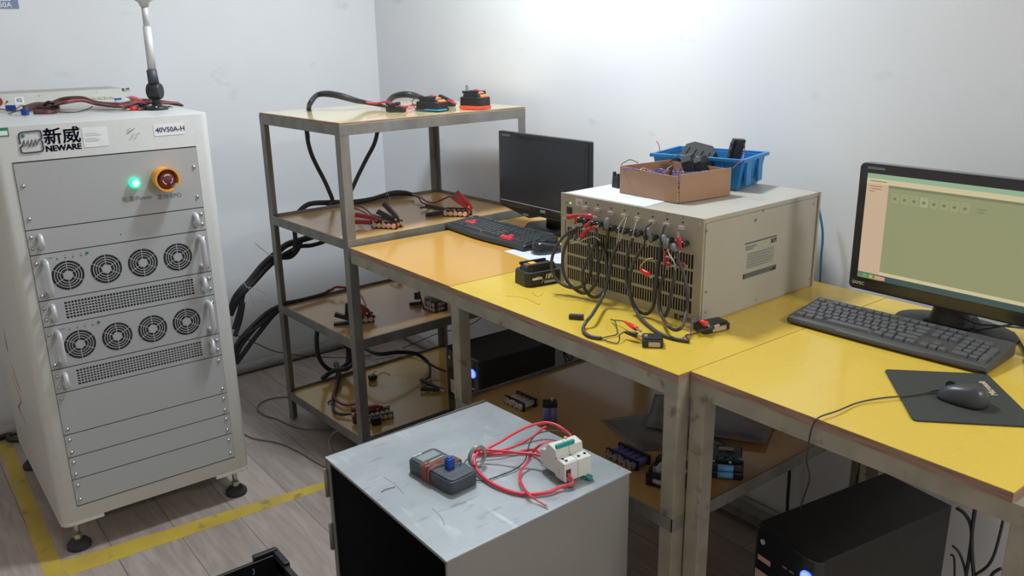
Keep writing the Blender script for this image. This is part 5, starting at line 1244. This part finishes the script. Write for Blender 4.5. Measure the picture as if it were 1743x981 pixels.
# ------------------------------------------------------------------ cable bundles beside and behind the shelf unit
YB = 3.20
def strand(pts, r): return MB().tube(pts, r, n=10, k=8)
t = thing('cable_bundle', 'thick black cable bundle sweeping up from the rack to the third tier', 'cable bundle', P(430,480,y=YB))
def py(lst, y=YB): return [P(a, b, y=y+(c if c else 0)) for a, b, c in lst]
for pts, r in (([(393,530,.05),(399,510,.03),(410,494,.0),(424,480,.0),(445,454,.0),(462,438,.0),(476,426,.0),(490,416,0),(515,408,0),(545,399,0)], .013), ([(393,535,.06),(402,515,.02),(415,497,-.01),(432,480,-.01),(452,458,-.01),(470,442,0),(480,438,0),(495,436,0),(506,424,0),(512,410,0),(530,402,0)], .012),
               ([(398,560,.03),(406,535,.02),(412,510,.0),(418,492,.0),(440,466,.01),(463,441,.01),(478,436,.01),(490,430,0),(510,420,0),(530,418,0),(550,412,0),(560,405,0)], .009), ([(400,572,.03),(409,545,.02),(414,515,0)], .009)):
    obj('cable', strand(py(pts), r), m_cable, t)
for pts in ([(416,482,-.03),(419,488,-.03),(424,492,-.03),(430,512,-.03),(434,522,-.03)], [(424,489,-.03),(438,494,-.03),(452,501,-.03)], [(433,413,-.02),(448,426,-.02),(461,435,-.03),(468,434,-.03)]):
    obj('tie', MB().tube(py(pts), .0013, n=6), m_tie, t)
t = thing('cable_bundle', 'lower fan of black cables from the rack up to the second tier', 'cable bundle', P(430,560,y=YB))
for pts, r in (([(398,600,.05),(404,585,.03),(420,565,0),(440,545,0),(458,530,0),(474,522,0),(485,518,0)], .009), ([(400,612,.05),(410,590,.02),(428,566,0),(448,545,0),(470,528,0)], .009), ([(403,618,.05),(416,600,.02),(430,580,0),(446,560,0),(462,540,0),(474,528,0)], .010), ([(400,596,.04),(410,578,.01),(430,562,-.01),(450,548,-.01),(470,530,0)], .007)):
    obj('cable', strand(py(pts), r), m_cable, t)
obj('tie', MB().tube(py([(436,511,-.02),(455,515,-.02),(470,518,-.02),(476,517,-.02)]), .0013, n=6), m_tie, t)
t = thing('cable_bundle', 'black cable hanging in a V from the shelf top behind the unit', 'cable bundle', P(560,300,y=3.14))
obj('cable', strand(py([(523,226,0),(524,240,0),(530,262,0),(540,284,0),(551,305,0),(560,325,0),(566,342,0),(560,350,0),(555,362,0)], 3.16), .0085), m_cable, t)
obj('cable', strand(py([(643,222,0),(637,245,0),(624,270,0),(610,298,0),(600,320,0),(590,338,0),(582,348,0)], 3.16), .0085), m_cable, t)
obj('cable', strand(py([(500,386,0),(502,400,0),(503,415,0),(500,428,0)], 3.16), .009), m_cable, t)
t = thing('cable_bundle', 'black cable loop hanging below the second tier onto the bottom tier', 'cable bundle', P(560,600,y=3.15))
obj('cable', strand(py([(540,560,0),(539,580,0),(541,602,0),(548,618,0),(560,629,0),(574,631,0),(587,625,0),(592,612,0),(592,595,0),(585,582,0),(572,572,0),(560,566,0)], 3.14), .0095), m_cable, t)
obj('cable', strand(py([(580,575,0),(590,585,0),(597,600,0),(596,612,0),(588,622,0),(578,630,0),(575,640,0)], 3.13), .010), m_cable, t)
obj('cable', strand([P(549,645,z=.14), P(560,636,z=.15), P(572,630,z=.17), P(590,628,z=.18), P(602,618,z=.18)], .010), m_cable, t)
# thin cords
cd_ = thing('loose_cable', 'thin grey cord crossing the wall behind the shelf unit near the floor', 'cord', P(500,600,y=3.5))
cable([P(400,570,y=3.3), P(430,582,y=3.4), P(460,596,y=3.5), P(480,601,y=3.55), P(520,606,y=3.55), P(570,609,y=3.5), P(605,608,y=3.45), P(660,600,x=1.98), P(700,587,x=2.02), P(745,568,x=2.06), P(780,560,x=2.09), P(810,548,x=2.1), P(822,535,x=2.1), P(826,520,x=2.1)], .0022, m_blackcord, 'cable', cd_, n=6)
for lab, pts in (('thin grey cord curling on the floor left of the shelf unit', [(492,676),(470,677),(447,684),(438,696),(450,707),(470,713),(490,722),(515,730),(550,731),(590,726)]),
                 ('thin grey cord snaking on the floor from the rack toward the cabinet', [(412,737),(430,746),(452,750),(480,756),(510,770),(535,785),(560,797),(590,800)]),
                 ('pale cord hanging in a hook shape below the bottom tier corner', None)):
    if pts: tag(cable([P(a, b, z=.004) for a, b in pts], .0028, m_cord, 'loose_cable', n=8), lab, 'cord')
    else: tag(cable([P(577,733,z=.06), P(567,738,z=.04), P(561,748,z=.01), P(561,760,z=.004), P(566,770,z=.004)], .0030, mat('pale_cord', (.36,.35,.32), .6), 'loose_cable', n=8), lab, 'cord')

# ------------------------------------------------------------------ computer towers
def tower(label, A, dirx, W, D, H, z0, first):
    """A = near-left top corner of the front seen from the room; front faces -x"""
    M = Matrix.Translation((A[0], A[1], z0)) @ Matrix.Rotation(dirx, 4, 'Z')
    t = thing('computer_tower', label, 'computer', M @ Vector((D/2, W/2, 0)))
    obj('case', MB(M).box(.018, D, 0.002, W-.002, 0, H), m_towercase, t, bevel=.003)
    prof = [(.02,0),(.004,.012),(0,.03),(0,W-.016),(.003,W-.005),(.02,W)]
    obj('front_bezel', MB(M).prism(prof, .004, H-.002, smooth=False), m_blackg, t, bevel=.004, label='glossy black front bezel')
    def fm(y, z, d=.0006): return M @ face_mx(-d, y, z)
    pbz = H-.051
    b = obj('power_button', MB(M).cyl((.001, W*.16, pbz), (-.0022, W*.16, pbz), .0165, n=28), m_bled, t, label='blue glowing round power button')
    obj('button_cap', MB(M).cyl((-.0022, W*.16, pbz), (-.0032, W*.16, pbz), .0125, n=24), m_bledw, b)
    obj('reset_button', MB(M).cyl((.001, W*.84, H-.034), (-.0020, W*.84, H-.034), .0065, n=18), m_lgrey, t, label='small round grey button')
    obj('port', MB(M).box(-.001, .002, W*.16-.006, W*.16+.006, pbz-.062, pbz-.055), m_lgrey, t)
    obj('drive_seam', MB(M).box(-.0005, .001, .02, W-.02, H*.52, H*.522), m_dark, t)
    if first:
        s_ = obj('sticker', MB(M).box(-.0008, .001, W*.58, W*.83, H-.170, H-.118), m_oldstick, t, label='faded pink and white sticker')
        mb = MB(M)
        for q in range(3): mb.box(-.0012, -.0006, W*.62, W*.78, H-.145-q*.007, H-.1435-q*.007)
        obj('print_line', mb, m_inkg, s_)
    else:
        obj('sticker', MB(M).box(-.0008, .001, W*.70, W*.90, H-.085, H-.072), m_oldstick, t, label='narrow faded pink sticker')
        s_ = obj('sticker', MB(M).box(-.0008, .001, W*.62, W*.93, H-.16, H-.112), m_oldstick, t, label='square faded pink sticker')
        obj('print_line', MB(M).box(-.0012, -.0006, W*.72, W*.84, H-.134, H-.128), m_inkg, s_)
        for q in range(2): obj('audio_port', MB(M).cyl((.001, W*.50-q*.016, H-.090-q*.002), (-.001, W*.50-q*.016, H-.090-q*.002), .0032, n=12), m_lgrey, t)
        for q in range(2): obj('usb_port', MB(M).box(-.0012, .001, W*.48-q*.02-.006, W*.48-q*.02+.006, H-.064, H-.059), m_inkg, t)
    return t, M
tw1, M1t = tower('black computer tower with blue power light under the orange-yellow table', (1.580, 2.243), R(-1.5), .222, .350, .420, 0, True)
mbk = MB(M1t)
tw2, M2t = tower('black computer tower with blue power light standing under the right yellow table', (1.460, .832), R(-8.5), .190, .455, .420, 0, False)
# cables behind the towers
t = thing('cable_bundle', 'thin black cables at the back of the tower under the orange-yellow table', 'cable bundle', (1.99, 2.13, 0))
for pts in ([(955,592),(962,602),(970,612),(975,616)], [(972,590),(973,600),(974,612),(976,620)], [(955,622),(964,616),(975,613)], [(958,596),(962,610),(966,624)]):
    cable([P(a, b, x=2.0) for a, b in pts], .0026, m_cable, 'cable', t, n=6)
t = thing('cable_bundle', 'black cables hanging behind the tower at the lower right', 'cable bundle', (2.03, .62, .1))
for pts, r in (([(1628,865),(1640,873),(1650,888),(1654,910),(1650,945),(1644,985),(1640,1040)], .0045), ([(1661,860),(1657,885),(1654,915),(1655,950),(1658,985),(1662,1050)], .0050), ([(1709,878),(1702,910),(1692,945),(1680,965),(1662,978),(1655,985)], .0035), ([(1621,929),(1632,940),(1640,960),(1645,985)], .0032), ([(1618,945),(1624,950),(1625,985)], .0028), ([(1704,968),(1692,975),(1685,985)], .004)):
    cable([P(a, b, x=2.02) for a, b in pts], r, m_cable, 'cable', t, n=8)
t = tag(cable([P(1344,793,x=2.09), P(1343,820,x=2.09), P(1341,845,x=2.09), P(1340,870,x=2.09)], .005, m_cable, 'wall_cable', n=8), 'straight black cable on the wall below the lower shelf', 'cable')

# ------------------------------------------------------------------ things on the lower shelf of the middle table
ZLp = ZL+.0005
Mp = FR((876,702),(908,690),ZLp)
Mp = frame_from(P(856,692,z=ZLp), P(880,704,z=ZLp), ZLp)
pack('grey-celled pack at the back left of the lower shelf, past the cabinet corner', frame_from(P(880,697,z=ZLp), P(905,681,z=ZLp), ZLp) if False else FR((857,688),(882,700),ZLp), 4, m_cellw, end_mt=m_nickel)
t = thing('battery_cell_pair', 'two purple cells standing upright with a black cap near the cabinet edge', 'battery pack', P(938,716,z=ZLp))
cA = P(930,722,z=ZLp); dv = (P(944,722,z=ZLp)-cA).normalized()
for k in range(2):
    c_ = cA+dv*(.0195*k); obj('battery_cell', MB().cyl(c_+Vector((0,0,.001)), c_+Vector((0,0,.066)), .0092, n=20), m_cellp, t)
F = frame_from(cA, cA+dv, ZLp)
obj('end_cap', MB(F).box(-.010, .030, -.011, .011, .052, .070, c=.003), m_black, t)
obj('terminal_screw', MB(F).cyl((.016,0,.070), (.016,0,.080), .0035, n=12), m_gold, t)
Mp = FR((1034,787),(1076,806),ZLp)
pk = pack('purple-celled pack lying beside the cabinet corner on the lower shelf', FR((1030,780),(1078,803),ZLp), 5, m_cellp, end_mt=m_nickel)
F = FR((1030,780),(1078,803),ZLp)
obj('terminal_tab', MB(F).box(.078, .088, -.004, -.001, 0.002, .022).box(.062, .070, -.004, -.001, .004, .020), m_nickel, pk)
F = FR((1106,822),(1150,834),ZLp)
pk = pack('white-celled pack partly hidden behind the front leg of the middle table', F, 4, m_cellw, rows=2, end_mt=m_nickel, hold=False)
obj('front_window_cell', MB(F).cyl((.012,-.006,.014), (.072,-.006,.014), .0088, n=18), m_cellw, pk, label='white cell lying behind a slot in the black cover')
obj('black_cover', MB(F).box(-.005, .083, -.004, .064, .001, .030, c=.003).box(-.005, .012, -.016, .0, .001, .030, c=.003).box(-.005, .083, -.016, .0, .022, .032, c=.003).box(-.005, .083, -.015, .0, .001, .006, c=.002), m_black, pk)
obj('black_cover', MB(F).box(-.005, .083, .042, .068, .026, .046, c=.003).box(-.005, .012, .0, .05, .026, .040, c=.003), m_black, pk)
pk = pack('light blue cells under a green circuit board on the lower shelf', FR((1206,812),(1250,816),ZLp), 4, m_cellb, rows=2, pcb=True, L=.090, end_mt=m_black)
F = FR((1206,812),(1250,816),ZLp)
obj('front_window_cell', MB(F).cyl((.020,-.004,.012), (.056,-.004,.012), .0088, n=18).cyl((.020,-.004,.031), (.056,-.004,.031), .0088, n=18), m_cellb, pk, label='two light blue cells seen from the side')
obj('black_cover', MB(F).box(-.004, .080, -.007, .012, .001, .0205, c=.004).box(-.004, .080, -.007, .012, .0215, .041, c=.004), m_black, pk)
obj('board_label', MB(F).box(.022, .058, .050, .066, .0490, .0500), m_lgrey, pk)
def sheet(name, pts, z, amp, mt, label, cat, nx=14, ny=10, seed=1):
    """crumpled bag or sheet over four plan corners"""
    rnd_ = random.Random(seed); vs = []; fs = []
    ph = [(rnd_.uniform(4,11), rnd_.uniform(4,11), rnd_.uniform(0,6)) for _ in range(4)]
    def h(u, v): return amp*(.5+.5*sum(math.sin(a*u+b*v+c) for a, b, c in ph)/4)*min(1, 8*min(u, v, 1-u, 1-v)+.15)
    for j in range(ny+1):
        for i in range(nx+1):
            u, v = i/nx, j/ny; p = (pts[0].lerp(pts[1], u)).lerp(pts[3].lerp(pts[2], u), v)
            vs.append((p.x, p.y, z+.0012+h(u, v)))
    m_ = len(vs); vs += [(a, b, z+.0002) for a, b, c in vs]
    for j in range(ny):
        for i in range(nx):
            a = j*(nx+1)+i; fs.append((a, a+1, a+nx+2, a+nx+1)); fs.append((m_+a, m_+a+nx+1, m_+a+nx+2, m_+a+1))
    for i in range(nx):
        fs.append((i, m_+i, m_+i+1, i+1)); a = ny*(nx+1)+i; fs.append((a, a+1, m_+a+1, m_+a))
    for j in range(ny):
        a = j*(nx+1); fs.append((a, a+nx+1, m_+a+nx+1, m_+a)); a += nx; fs.append((a, m_+a, m_+a+nx+1, a+nx+1))
    o = tag(obj(name, MB().add(vs, fs, True), mt), label, cat); return o
sheet('antistatic_bag', [P(1024,716,z=ZLp), P(1086,768,z=ZLp), P(1250,766,z=ZLp), P(1145,700,z=ZLp)], ZLp, .010, m_bag, 'smoky grey plastic bag lying flat on the lower shelf behind the cell packs', 'bag', seed=3)
bg2 = sheet('antistatic_bag', [P(1100,727,z=ZLp+.012), P(1304,757,z=ZLp+.012), P(1330,690,z=ZLp+.012), P(1114,672,z=ZLp+.012)], ZLp+.012, .012, m_bag, 'upper smoky grey bag with faint print and pink specks on the lower shelf', 'bag', seed=8)
# ------------------------------------------------------------------ steel cabinet in the foreground
CZ = .600
k0, k1, k2, k3 = P(553.5,778,z=CZ), P(760,955.5,z=CZ), P(1073,803,z=CZ), P(829,684,z=CZ)
CM = frame_from(k1, k1+(k2-k1), 0)     # x along the right-hand face, y away to the back left
CL = (k2-k1).length; CW = (k0-k1).length
cab = thing('steel_cabinet', 'grey sheet-steel cabinet with an open dark front in the foreground', 'cabinet', CM @ Vector((CL/2, CW/2, 0)))
th = .0015
# open side faces local -x
cq = [Vector((p.x, p.y, 0)) for p in (k1, k2, k3, k0)]
cm_ = sum(cq, Vector((0,0,0)))/4
ci = [p+(cm_-p).normalized()*.002 for p in cq]; cn = [p+(cm_-p).normalized()*.006 for p in cq]
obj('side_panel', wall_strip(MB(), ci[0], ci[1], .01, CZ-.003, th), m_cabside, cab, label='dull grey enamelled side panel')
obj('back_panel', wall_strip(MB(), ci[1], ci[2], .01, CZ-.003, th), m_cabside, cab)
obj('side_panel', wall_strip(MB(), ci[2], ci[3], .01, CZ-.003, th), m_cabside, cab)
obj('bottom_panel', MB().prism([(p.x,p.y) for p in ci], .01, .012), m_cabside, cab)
obj('interior_shade', wall_strip(wall_strip(wall_strip(MB(), cn[0], cn[1], .013, CZ-.005, .001), cn[1], cn[2], .013, CZ-.005, .001), cn[2], cn[3], .013, CZ-.005, .001).prism([(p.x,p.y) for p in cn], .0125, .0135).prism([(p.x,p.y) for p in cn], CZ-.0050, CZ-.0040), m_cabin, cab, label='near-black sheets painted as the shade inside the cabinet')  # added dark sheets: shade inside the open cabinet is put into their colour
tp_ = MB(CM); 
l0, l3 = CM.inverted() @ k0, CM.inverted() @ k3
tp_.prism([(-.001,-.001),(CL+.001,-.002),(l3.x,l3.y),(l0.x-.001,l0.y)], CZ-.0028, CZ)
obj('top_sheet', tp_, m_cab, cab, label='bare galvanised top sheet with scratches')
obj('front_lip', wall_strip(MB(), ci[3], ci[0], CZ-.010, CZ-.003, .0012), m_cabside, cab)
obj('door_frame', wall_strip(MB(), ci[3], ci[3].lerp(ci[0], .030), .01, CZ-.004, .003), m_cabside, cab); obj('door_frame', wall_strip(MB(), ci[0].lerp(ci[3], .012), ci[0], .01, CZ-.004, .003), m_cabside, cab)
for hz in (.50, .36): 
    hq = ci[3]+Vector((-.004, .0, 0)); obj('hinge', MB().cyl(hq+Vector((0,0,hz)), hq+Vector((0,0,hz+.07)), .005, n=12), m_steel, cab, label='worn steel hinge')
obj('back_flange', wall_strip(MB(), l3 and (CM @ Vector((l3.x+.002, l3.y+.012, 0))), CM @ Vector((l0.x, l0.y+.001, 0)), CZ-.03, CZ+.001, .0015, CZ-.001), m_cabside, cab)
def drop_marks():
    mk_ = mat('dark_scratch', (.10,.10,.10), .6)
    for a, b, c_ in (((652,812),(672,825),(688,842)), ((735,866),(750,880),(757,895)), ((760,795),(752,803),(741,810))):
        obj('scratch', MB().tube([P(*q, z=CZ+.0001) for q in (a, b, c_)], .0006, n=4, k=4, flat=.4), mk_, cab)
drop_marks()
ZK = CZ+.0005
# multimeter
mA, mB_, mC = P(691,800,z=ZK+.004), P(770,848,z=ZK+.0), P(802,826,z=ZK)
MM = frame_from(P(694,803,z=ZK), P(769,846,z=ZK), ZK)
ML = (P(769,846,z=ZK)-P(694,803,z=ZK)).length; MW = .075
mm_ = thing('multimeter', 'dark slate digital meter wrapped with rust-brown wire on the steel cabinet', 'multimeter', MM @ Vector((ML/2, MW/2, 0)))
MH = .034
obj('meter_body', MB(MM).prism(rr_poly(0, ML, 0, MW, .012), .001, MH-.004, smooth=True).prism(rr_poly(.002, ML-.002, .002, MW-.002, .012), MH-.0042, MH, smooth=True, top=.97), m_meter, mm_, bevel=.0025)
obj('display_frame', MB(MM).box(.012, .046, .008, MW-.010, MH, MH+.0008), mat('slate_panel', (.07,.085,.105), .4), mm_)
obj('display', MB(MM).box(.016, .042, .012, MW-.014, MH+.0008, MH+.0016), m_lcd, mm_, label='grey-green liquid crystal display')
def mt_text(s, x, y, sz, mt): text('lettering', s, sz, MM @ Matrix.Translation((x, y, MH+.0005)) @ Matrix.Rotation(R(90), 4, 'Z'), mt, mm_, bold=.0002)
text('lettering', 'VICTOR', .0065, MM @ Matrix.Translation((.0075, MW*.30, MH+.0004)) @ Matrix.Rotation(R(90), 4, 'Z'), m_white, mm_, bold=.0002)
obj('panel_line', MB(MM).box(.049, .0505, .010, MW-.012, MH, MH+.0004), m_white, mm_)
for x_, y_, c_ in ((.066,.050,m_orange),(.080,.034,m_orange),(.058,.026,mat('green_key', (.05,.35,.15), .4))):
    obj('meter_key', MB(MM).box(x_, x_+.008, y_, y_+.014, MH, MH+.0028, c=.001), c_, mm_, label='coloured push key')
obj('meter_key', MB(MM).box(.056, .060, .060, .064, MH, MH+.001), m_white, mm_)
pl_b = obj('socket_plug', MB(MM).box(.092, .108, .030, .046, MH, MH+.022, c=.0015).box(.095,.105,.033,.043,MH+.022,MH+.0245), m_blue, mm_, label='blue plug in the meter socket')
obj('vent_line', MB(MM).box(.118, .119, .012, MW-.014, MH, MH+.0004).box(.122, .123, .012, MW-.014, MH, MH+.0004).box(.126, .127, .012, MW-.014, MH, MH+.0004), m_inkg, mm_)
mb = []
for q in range(10):
    x_ = .054+q*.0026+random.uniform(-.001,.001); dx = (q-4)*.0012+random.uniform(-.003,.003)
    w_ = MB(MM).tube([(x_+.002, -.0018, .004), (x_, -.002, MH-.004), (x_-.001+dx, .002, MH+.0022), (x_+.004, MW*.3, MH+.0040+.0005*(q % 3)), (x_+.010+dx, MW*.65, MH+.0035), (x_+.014, MW-.001, MH+.0016), (x_+.015, MW+.002, MH-.006), (x_+.013, MW+.0018, .004), (x_+.008, MW*.5, .0007), (x_+.002, -.0018, .004)], .0008, n=6, k=4)
    obj('wrapped_wire', w_, m_brwire, mm_)
obj('probe_wire', MB(MM).tube([(.085,MW,.030),(.098,MW-.005,MH+.002),(.112,MW-.018,MH+.0035),(.104,.044,MH+.006),(.100,.042,MH+.010)], .0009, n=6), m_cable, mm_)
tag(cable([P(649,838,z=ZK+.001), P(655,834,z=ZK+.001), P(665,831,z=ZK+.001), P(673,829,z=ZK+.001)], .0007, m_cable, 'wire_scrap', n=6), 'short dark wire scrap on the cabinet left of the meter', 'wire')

# breaker
BA, BBp = P(961,828,z=ZK), P(1004,812,z=ZK)
BMx = frame_from(BA, BBp, ZK)          # x across the modules, y towards the rear
bw = .072
brk = thing('circuit_breaker', 'ivory multi-pole circuit breaker with teal toggle standing on the steel cabinet', 'circuit breaker', BMx @ Vector((bw/2, .045, 0)))
def yz_prism(poly, x0, x1, M):   # polygon in (y,z) extruded along x
    T_ = M @ Matrix(((0,0,1,0),(1,0,0,0),(0,1,0,0),(0,0,0,1)))
    return MB(T_).prism(poly, x0, x1)
z0b = .008
pf = [(0,z0b),(0,.050),(.022,.052),(.030,.054),(.032,.0705),(.058,.0745),(.066,.068),(.068,.056),(.088,.050),(.088,z0b+.002),(.080,z0b),(.072,z0b+.006),(.035,z0b+.006),(.030,z0b)]
for k in range(2):
    xa, xb_ = (0, .0355) if k == 0 else (.0362, bw)
    obj('breaker_module', yz_prism(pf, xa, xb_, BMx), m_breaker, brk, bevel=.0012)
obj('toggle', MB(BMx).box(.004, .052, .0325, .0395, .069, .0795, c=.0012), m_teal, brk, label='teal toggle bar')
for x_ in (.008, .058):
    obj('rail_clip', MB(BMx).box(x_-.006, x_+.008, -.012, .004, .003, .008, c=.001).cyl((x_+.001,-.010,.003), (x_+.001,-.010,.009), .007, n=14), m_teal, brk, label='teal rail clip')
    obj('clip_post', MB(BMx).box(x_-.005, x_-.001, -.001, .004, .0, .010), m_white, brk)
obj('test_button', MB(BMx).cyl((.046,.058,.073), (.046,.058,.0775), .0035, n=14), m_orange2, brk, label='small amber test button')
for x_, y_ in ((.010,.020),(.033,.026),(.012,.010),(.046,.012),(.064,.014)): obj('terminal_hole', MB(BMx).cyl((x_,y_,.0505), (x_,y_,.0529), .0032, n=12), m_inkd, brk)
ms = mat('pale_face_print', (.70,.71,.72), .45)
obj('face_label', MB(BMx).add([(.010,.004,.0512),(.034,.004,.0512),(.034,.020,.0526),(.010,.020,.0526)], [(0,1,2,3)]), ms, brk)
obj('cable_slot', MB(BMx).box(.004, .016, -.0008, .003, .020, .036), m_inkd, brk)
obj('side_groove', yz_prism([(.018,.018),(.021,.018),(.021,.032),(.018,.032)], -.0006, .0004, BMx), m_lgrey, brk)
obj('side_rivet', yz_prism([(.079,.018),(.082,.018),(.082,.021),(.079,.021)], -.0005, .0004, BMx), m_inkg, brk)
obj('side_rivet', yz_prism([(.029,.050),(.032,.050),(.032,.054),(.029,.054)], -.0005, .0004, BMx), m_inkg, brk)
bl = BMx @ Vector((.010, -.002, .026))
cable([BMx @ Vector((.010,.004,.028)), bl+Vector((0,0,-.004)), BMx @ Vector((.008,-.016,.012)), P(952,830,z=ZK+.008), P(935,838,z=ZK+.006), P(900,842,z=ZK+.005), P(865,836,z=ZK+.005), P(835,822,z=ZK+.006), P(815,805,z=ZK+.008), P(807,786,z=ZK+.014), P(812,773,z=ZK+.022), P(816,766,z=ZK+.024)], .0040, m_wred, 'red_cable', brk, n=12)
cable([P(803,770,z=ZK+.026), P(816,766,z=ZK+.028), P(850,768,z=ZK+.028), P(880,771,z=ZK+.030), P(905,773,z=ZK+.030), BMx @ Vector((.006,.090,.030))], .0034, m_wred, 'red_cable', brk, n=12)
cable([P(805,768,z=ZK+.03), P(815,772,z=ZK+.016), P(850,768,z=ZK+.016), P(880,758,z=ZK+.020), P(905,745,z=ZK+.025), P(925,729,z=ZK+.030), P(930,727,z=ZK+.032)], .0030, m_wred, 'red_cable', brk, n=10)
cable([P(822,768,z=ZK+.010), P(850,753,z=ZK+.020), P(875,738,z=ZK+.028), P(900,726,z=ZK+.034), P(925,720,z=ZK+.036), P(942,722,z=ZK+.036), P(957,730,z=ZK+.032), P(972,746,z=ZK+.020), BMx @ Vector((.050,.096,.026)), BMx @ Vector((.050,.086,.026))], .0034, m_wred, 'red_cable', brk, n=12)
cable([P(812,775,z=ZK+.004), P(850,773,z=ZK+.004), P(880,770,z=ZK+.006), P(908,766,z=ZK+.014), BMx @ Vector((.020,.100,.020)), BMx @ Vector((.020,.086,.024))], .0030, m_wred, 'red_cable', brk, n=10)
for off in (0, 3):
    cable([P(936+off,750,z=ZK+.055), P(918+off,758,z=ZK+.050), P(904+off,772,z=ZK+.03), P(896+off,788,z=ZK+.016), P(886+off,800,z=ZK+.010), P(883+off,815,z=ZK+.008), P(889+off,830,z=ZK+.008), P(900+off,843,z=ZK+.012), P(915,853,z=ZK+.006), P(930,862-off*.4,z=ZK+.004)], .0016, m_wred, 'twin_red_wire', brk, n=8)
obj('bare_wire_end', MB().cyl(P(928,861,z=ZK+.004), P(933,864,z=ZK+.003), .0014, n=8), m_nickel, brk)
t = thing('thin_lead', 'thin black lead looping from the meter past the ring to the breaker', 'lead', P(850,800,z=ZK))
cable([P(970,742,z=ZK+.055), P(955,735,z=ZK+.055), P(935,734,z=ZK+.052), P(915,739,z=ZK+.045), P(903,752,z=ZK+.035), P(898,768,z=ZK+.022), P(893,785,z=ZK+.008), P(875,800,z=ZK+.004), P(850,810,z=ZK+.003), P(825,818,z=ZK+.003), P(803,815,z=ZK+.003), P(792,800,z=ZK+.004), P(791,788,z=ZK+.006), P(797,781,z=ZK+.010), P(803,779,z=ZK+.010)], .0014, m_cable, 'lead', t, n=8)
t = thing('steel_ring', 'grey steel ring standing on edge with red cable through it', 'ring', P(812,795,z=ZK))
rc = P(813,796,z=ZK)+Vector((0,0,.0275)); ra = (RT*.80+Vector((FW.x,FW.y,0)).normalized()*.60).normalized(); ra.z = 0; ra.normalize()
obj('ring_body', MB().tube([rc+ra*(.020*math.cos(2*PI*k/14))+Vector((0,0,.0225*math.sin(2*PI*k/14))) for k in range(14)], .0046, n=12, k=4, closed=True), mat('dull_grey_steel', (.30,.29,.29), .4, metal=.5), t)

# black crate at the bottom edge
cz = .250
q0, q1 = P(466,938,z=cz), P(434,948,z=cz)
GM = frame_from(Vector((.30,1.885,0)), Vector((.662,1.885,0)), 0)
gx, gy = .665, 1.882
cr = thing('plastic_crate', 'black plastic crate cut off by the lower edge of the picture', 'crate', (.46, 1.72, 0))
mb = MB()
obj('crate_wall', MB().box(.26, gx, gy-.004, gy, .01, cz-.014), m_black, cr); obj('crate_wall', MB().box(gx-.004, gx, 1.56, gy, .01, cz-.014), m_black, cr)
obj('crate_wall', MB().box(.26, gx, 1.56, 1.564, .01, cz-.014), m_black, cr); obj('crate_wall', MB().box(.26, .264, 1.56, gy, .01, cz-.014), m_black, cr)
obj('crate_floor', MB().box(.26, gx, 1.56, gy, 0, .01), m_black, cr)
obj('crate_rim', MB().box(.25, gx+.006, gy-.006, gy+.004, cz-.018, cz-.010).box(gx-.006, gx+.008, 1.55, gy+.006, cz-.018, cz-.010), m_black, cr, bevel=.001)
obj('corner_bracket', MB().box(gx-.055, gx+.008, gy-.002, gy+.014, cz-.050, cz+.002, c=.003).box(gx-.004, gx+.012, gy-.070, gy+.014, cz-.050, cz-.002, c=.003).box(gx+.004, gx+.014, gy-.03, gy-.015, cz-.04, cz-.012).box(gx+.004, gx+.014, gy-.06, gy-.045, cz-.04, cz-.012), m_black, cr)
obj('scratch', MB().tube([P(431,969,y=gy-.006), P(433,975,y=gy-.006), P(431,979,y=gy-.006)], .0015, n=5), m_lgrey, cr)
# dark cable on the floor at far left behind the rack
t = tag(cable([Vector((-.1,3.52,.012)), P(0,745,z=.012), P(14,747,z=.012), P(30,748,z=.012), Vector((.5,3.52,.012))], .011, m_cable, 'floor_cable', n=10), 'thick dark cable on the floor behind the left side of the rack', 'cable')
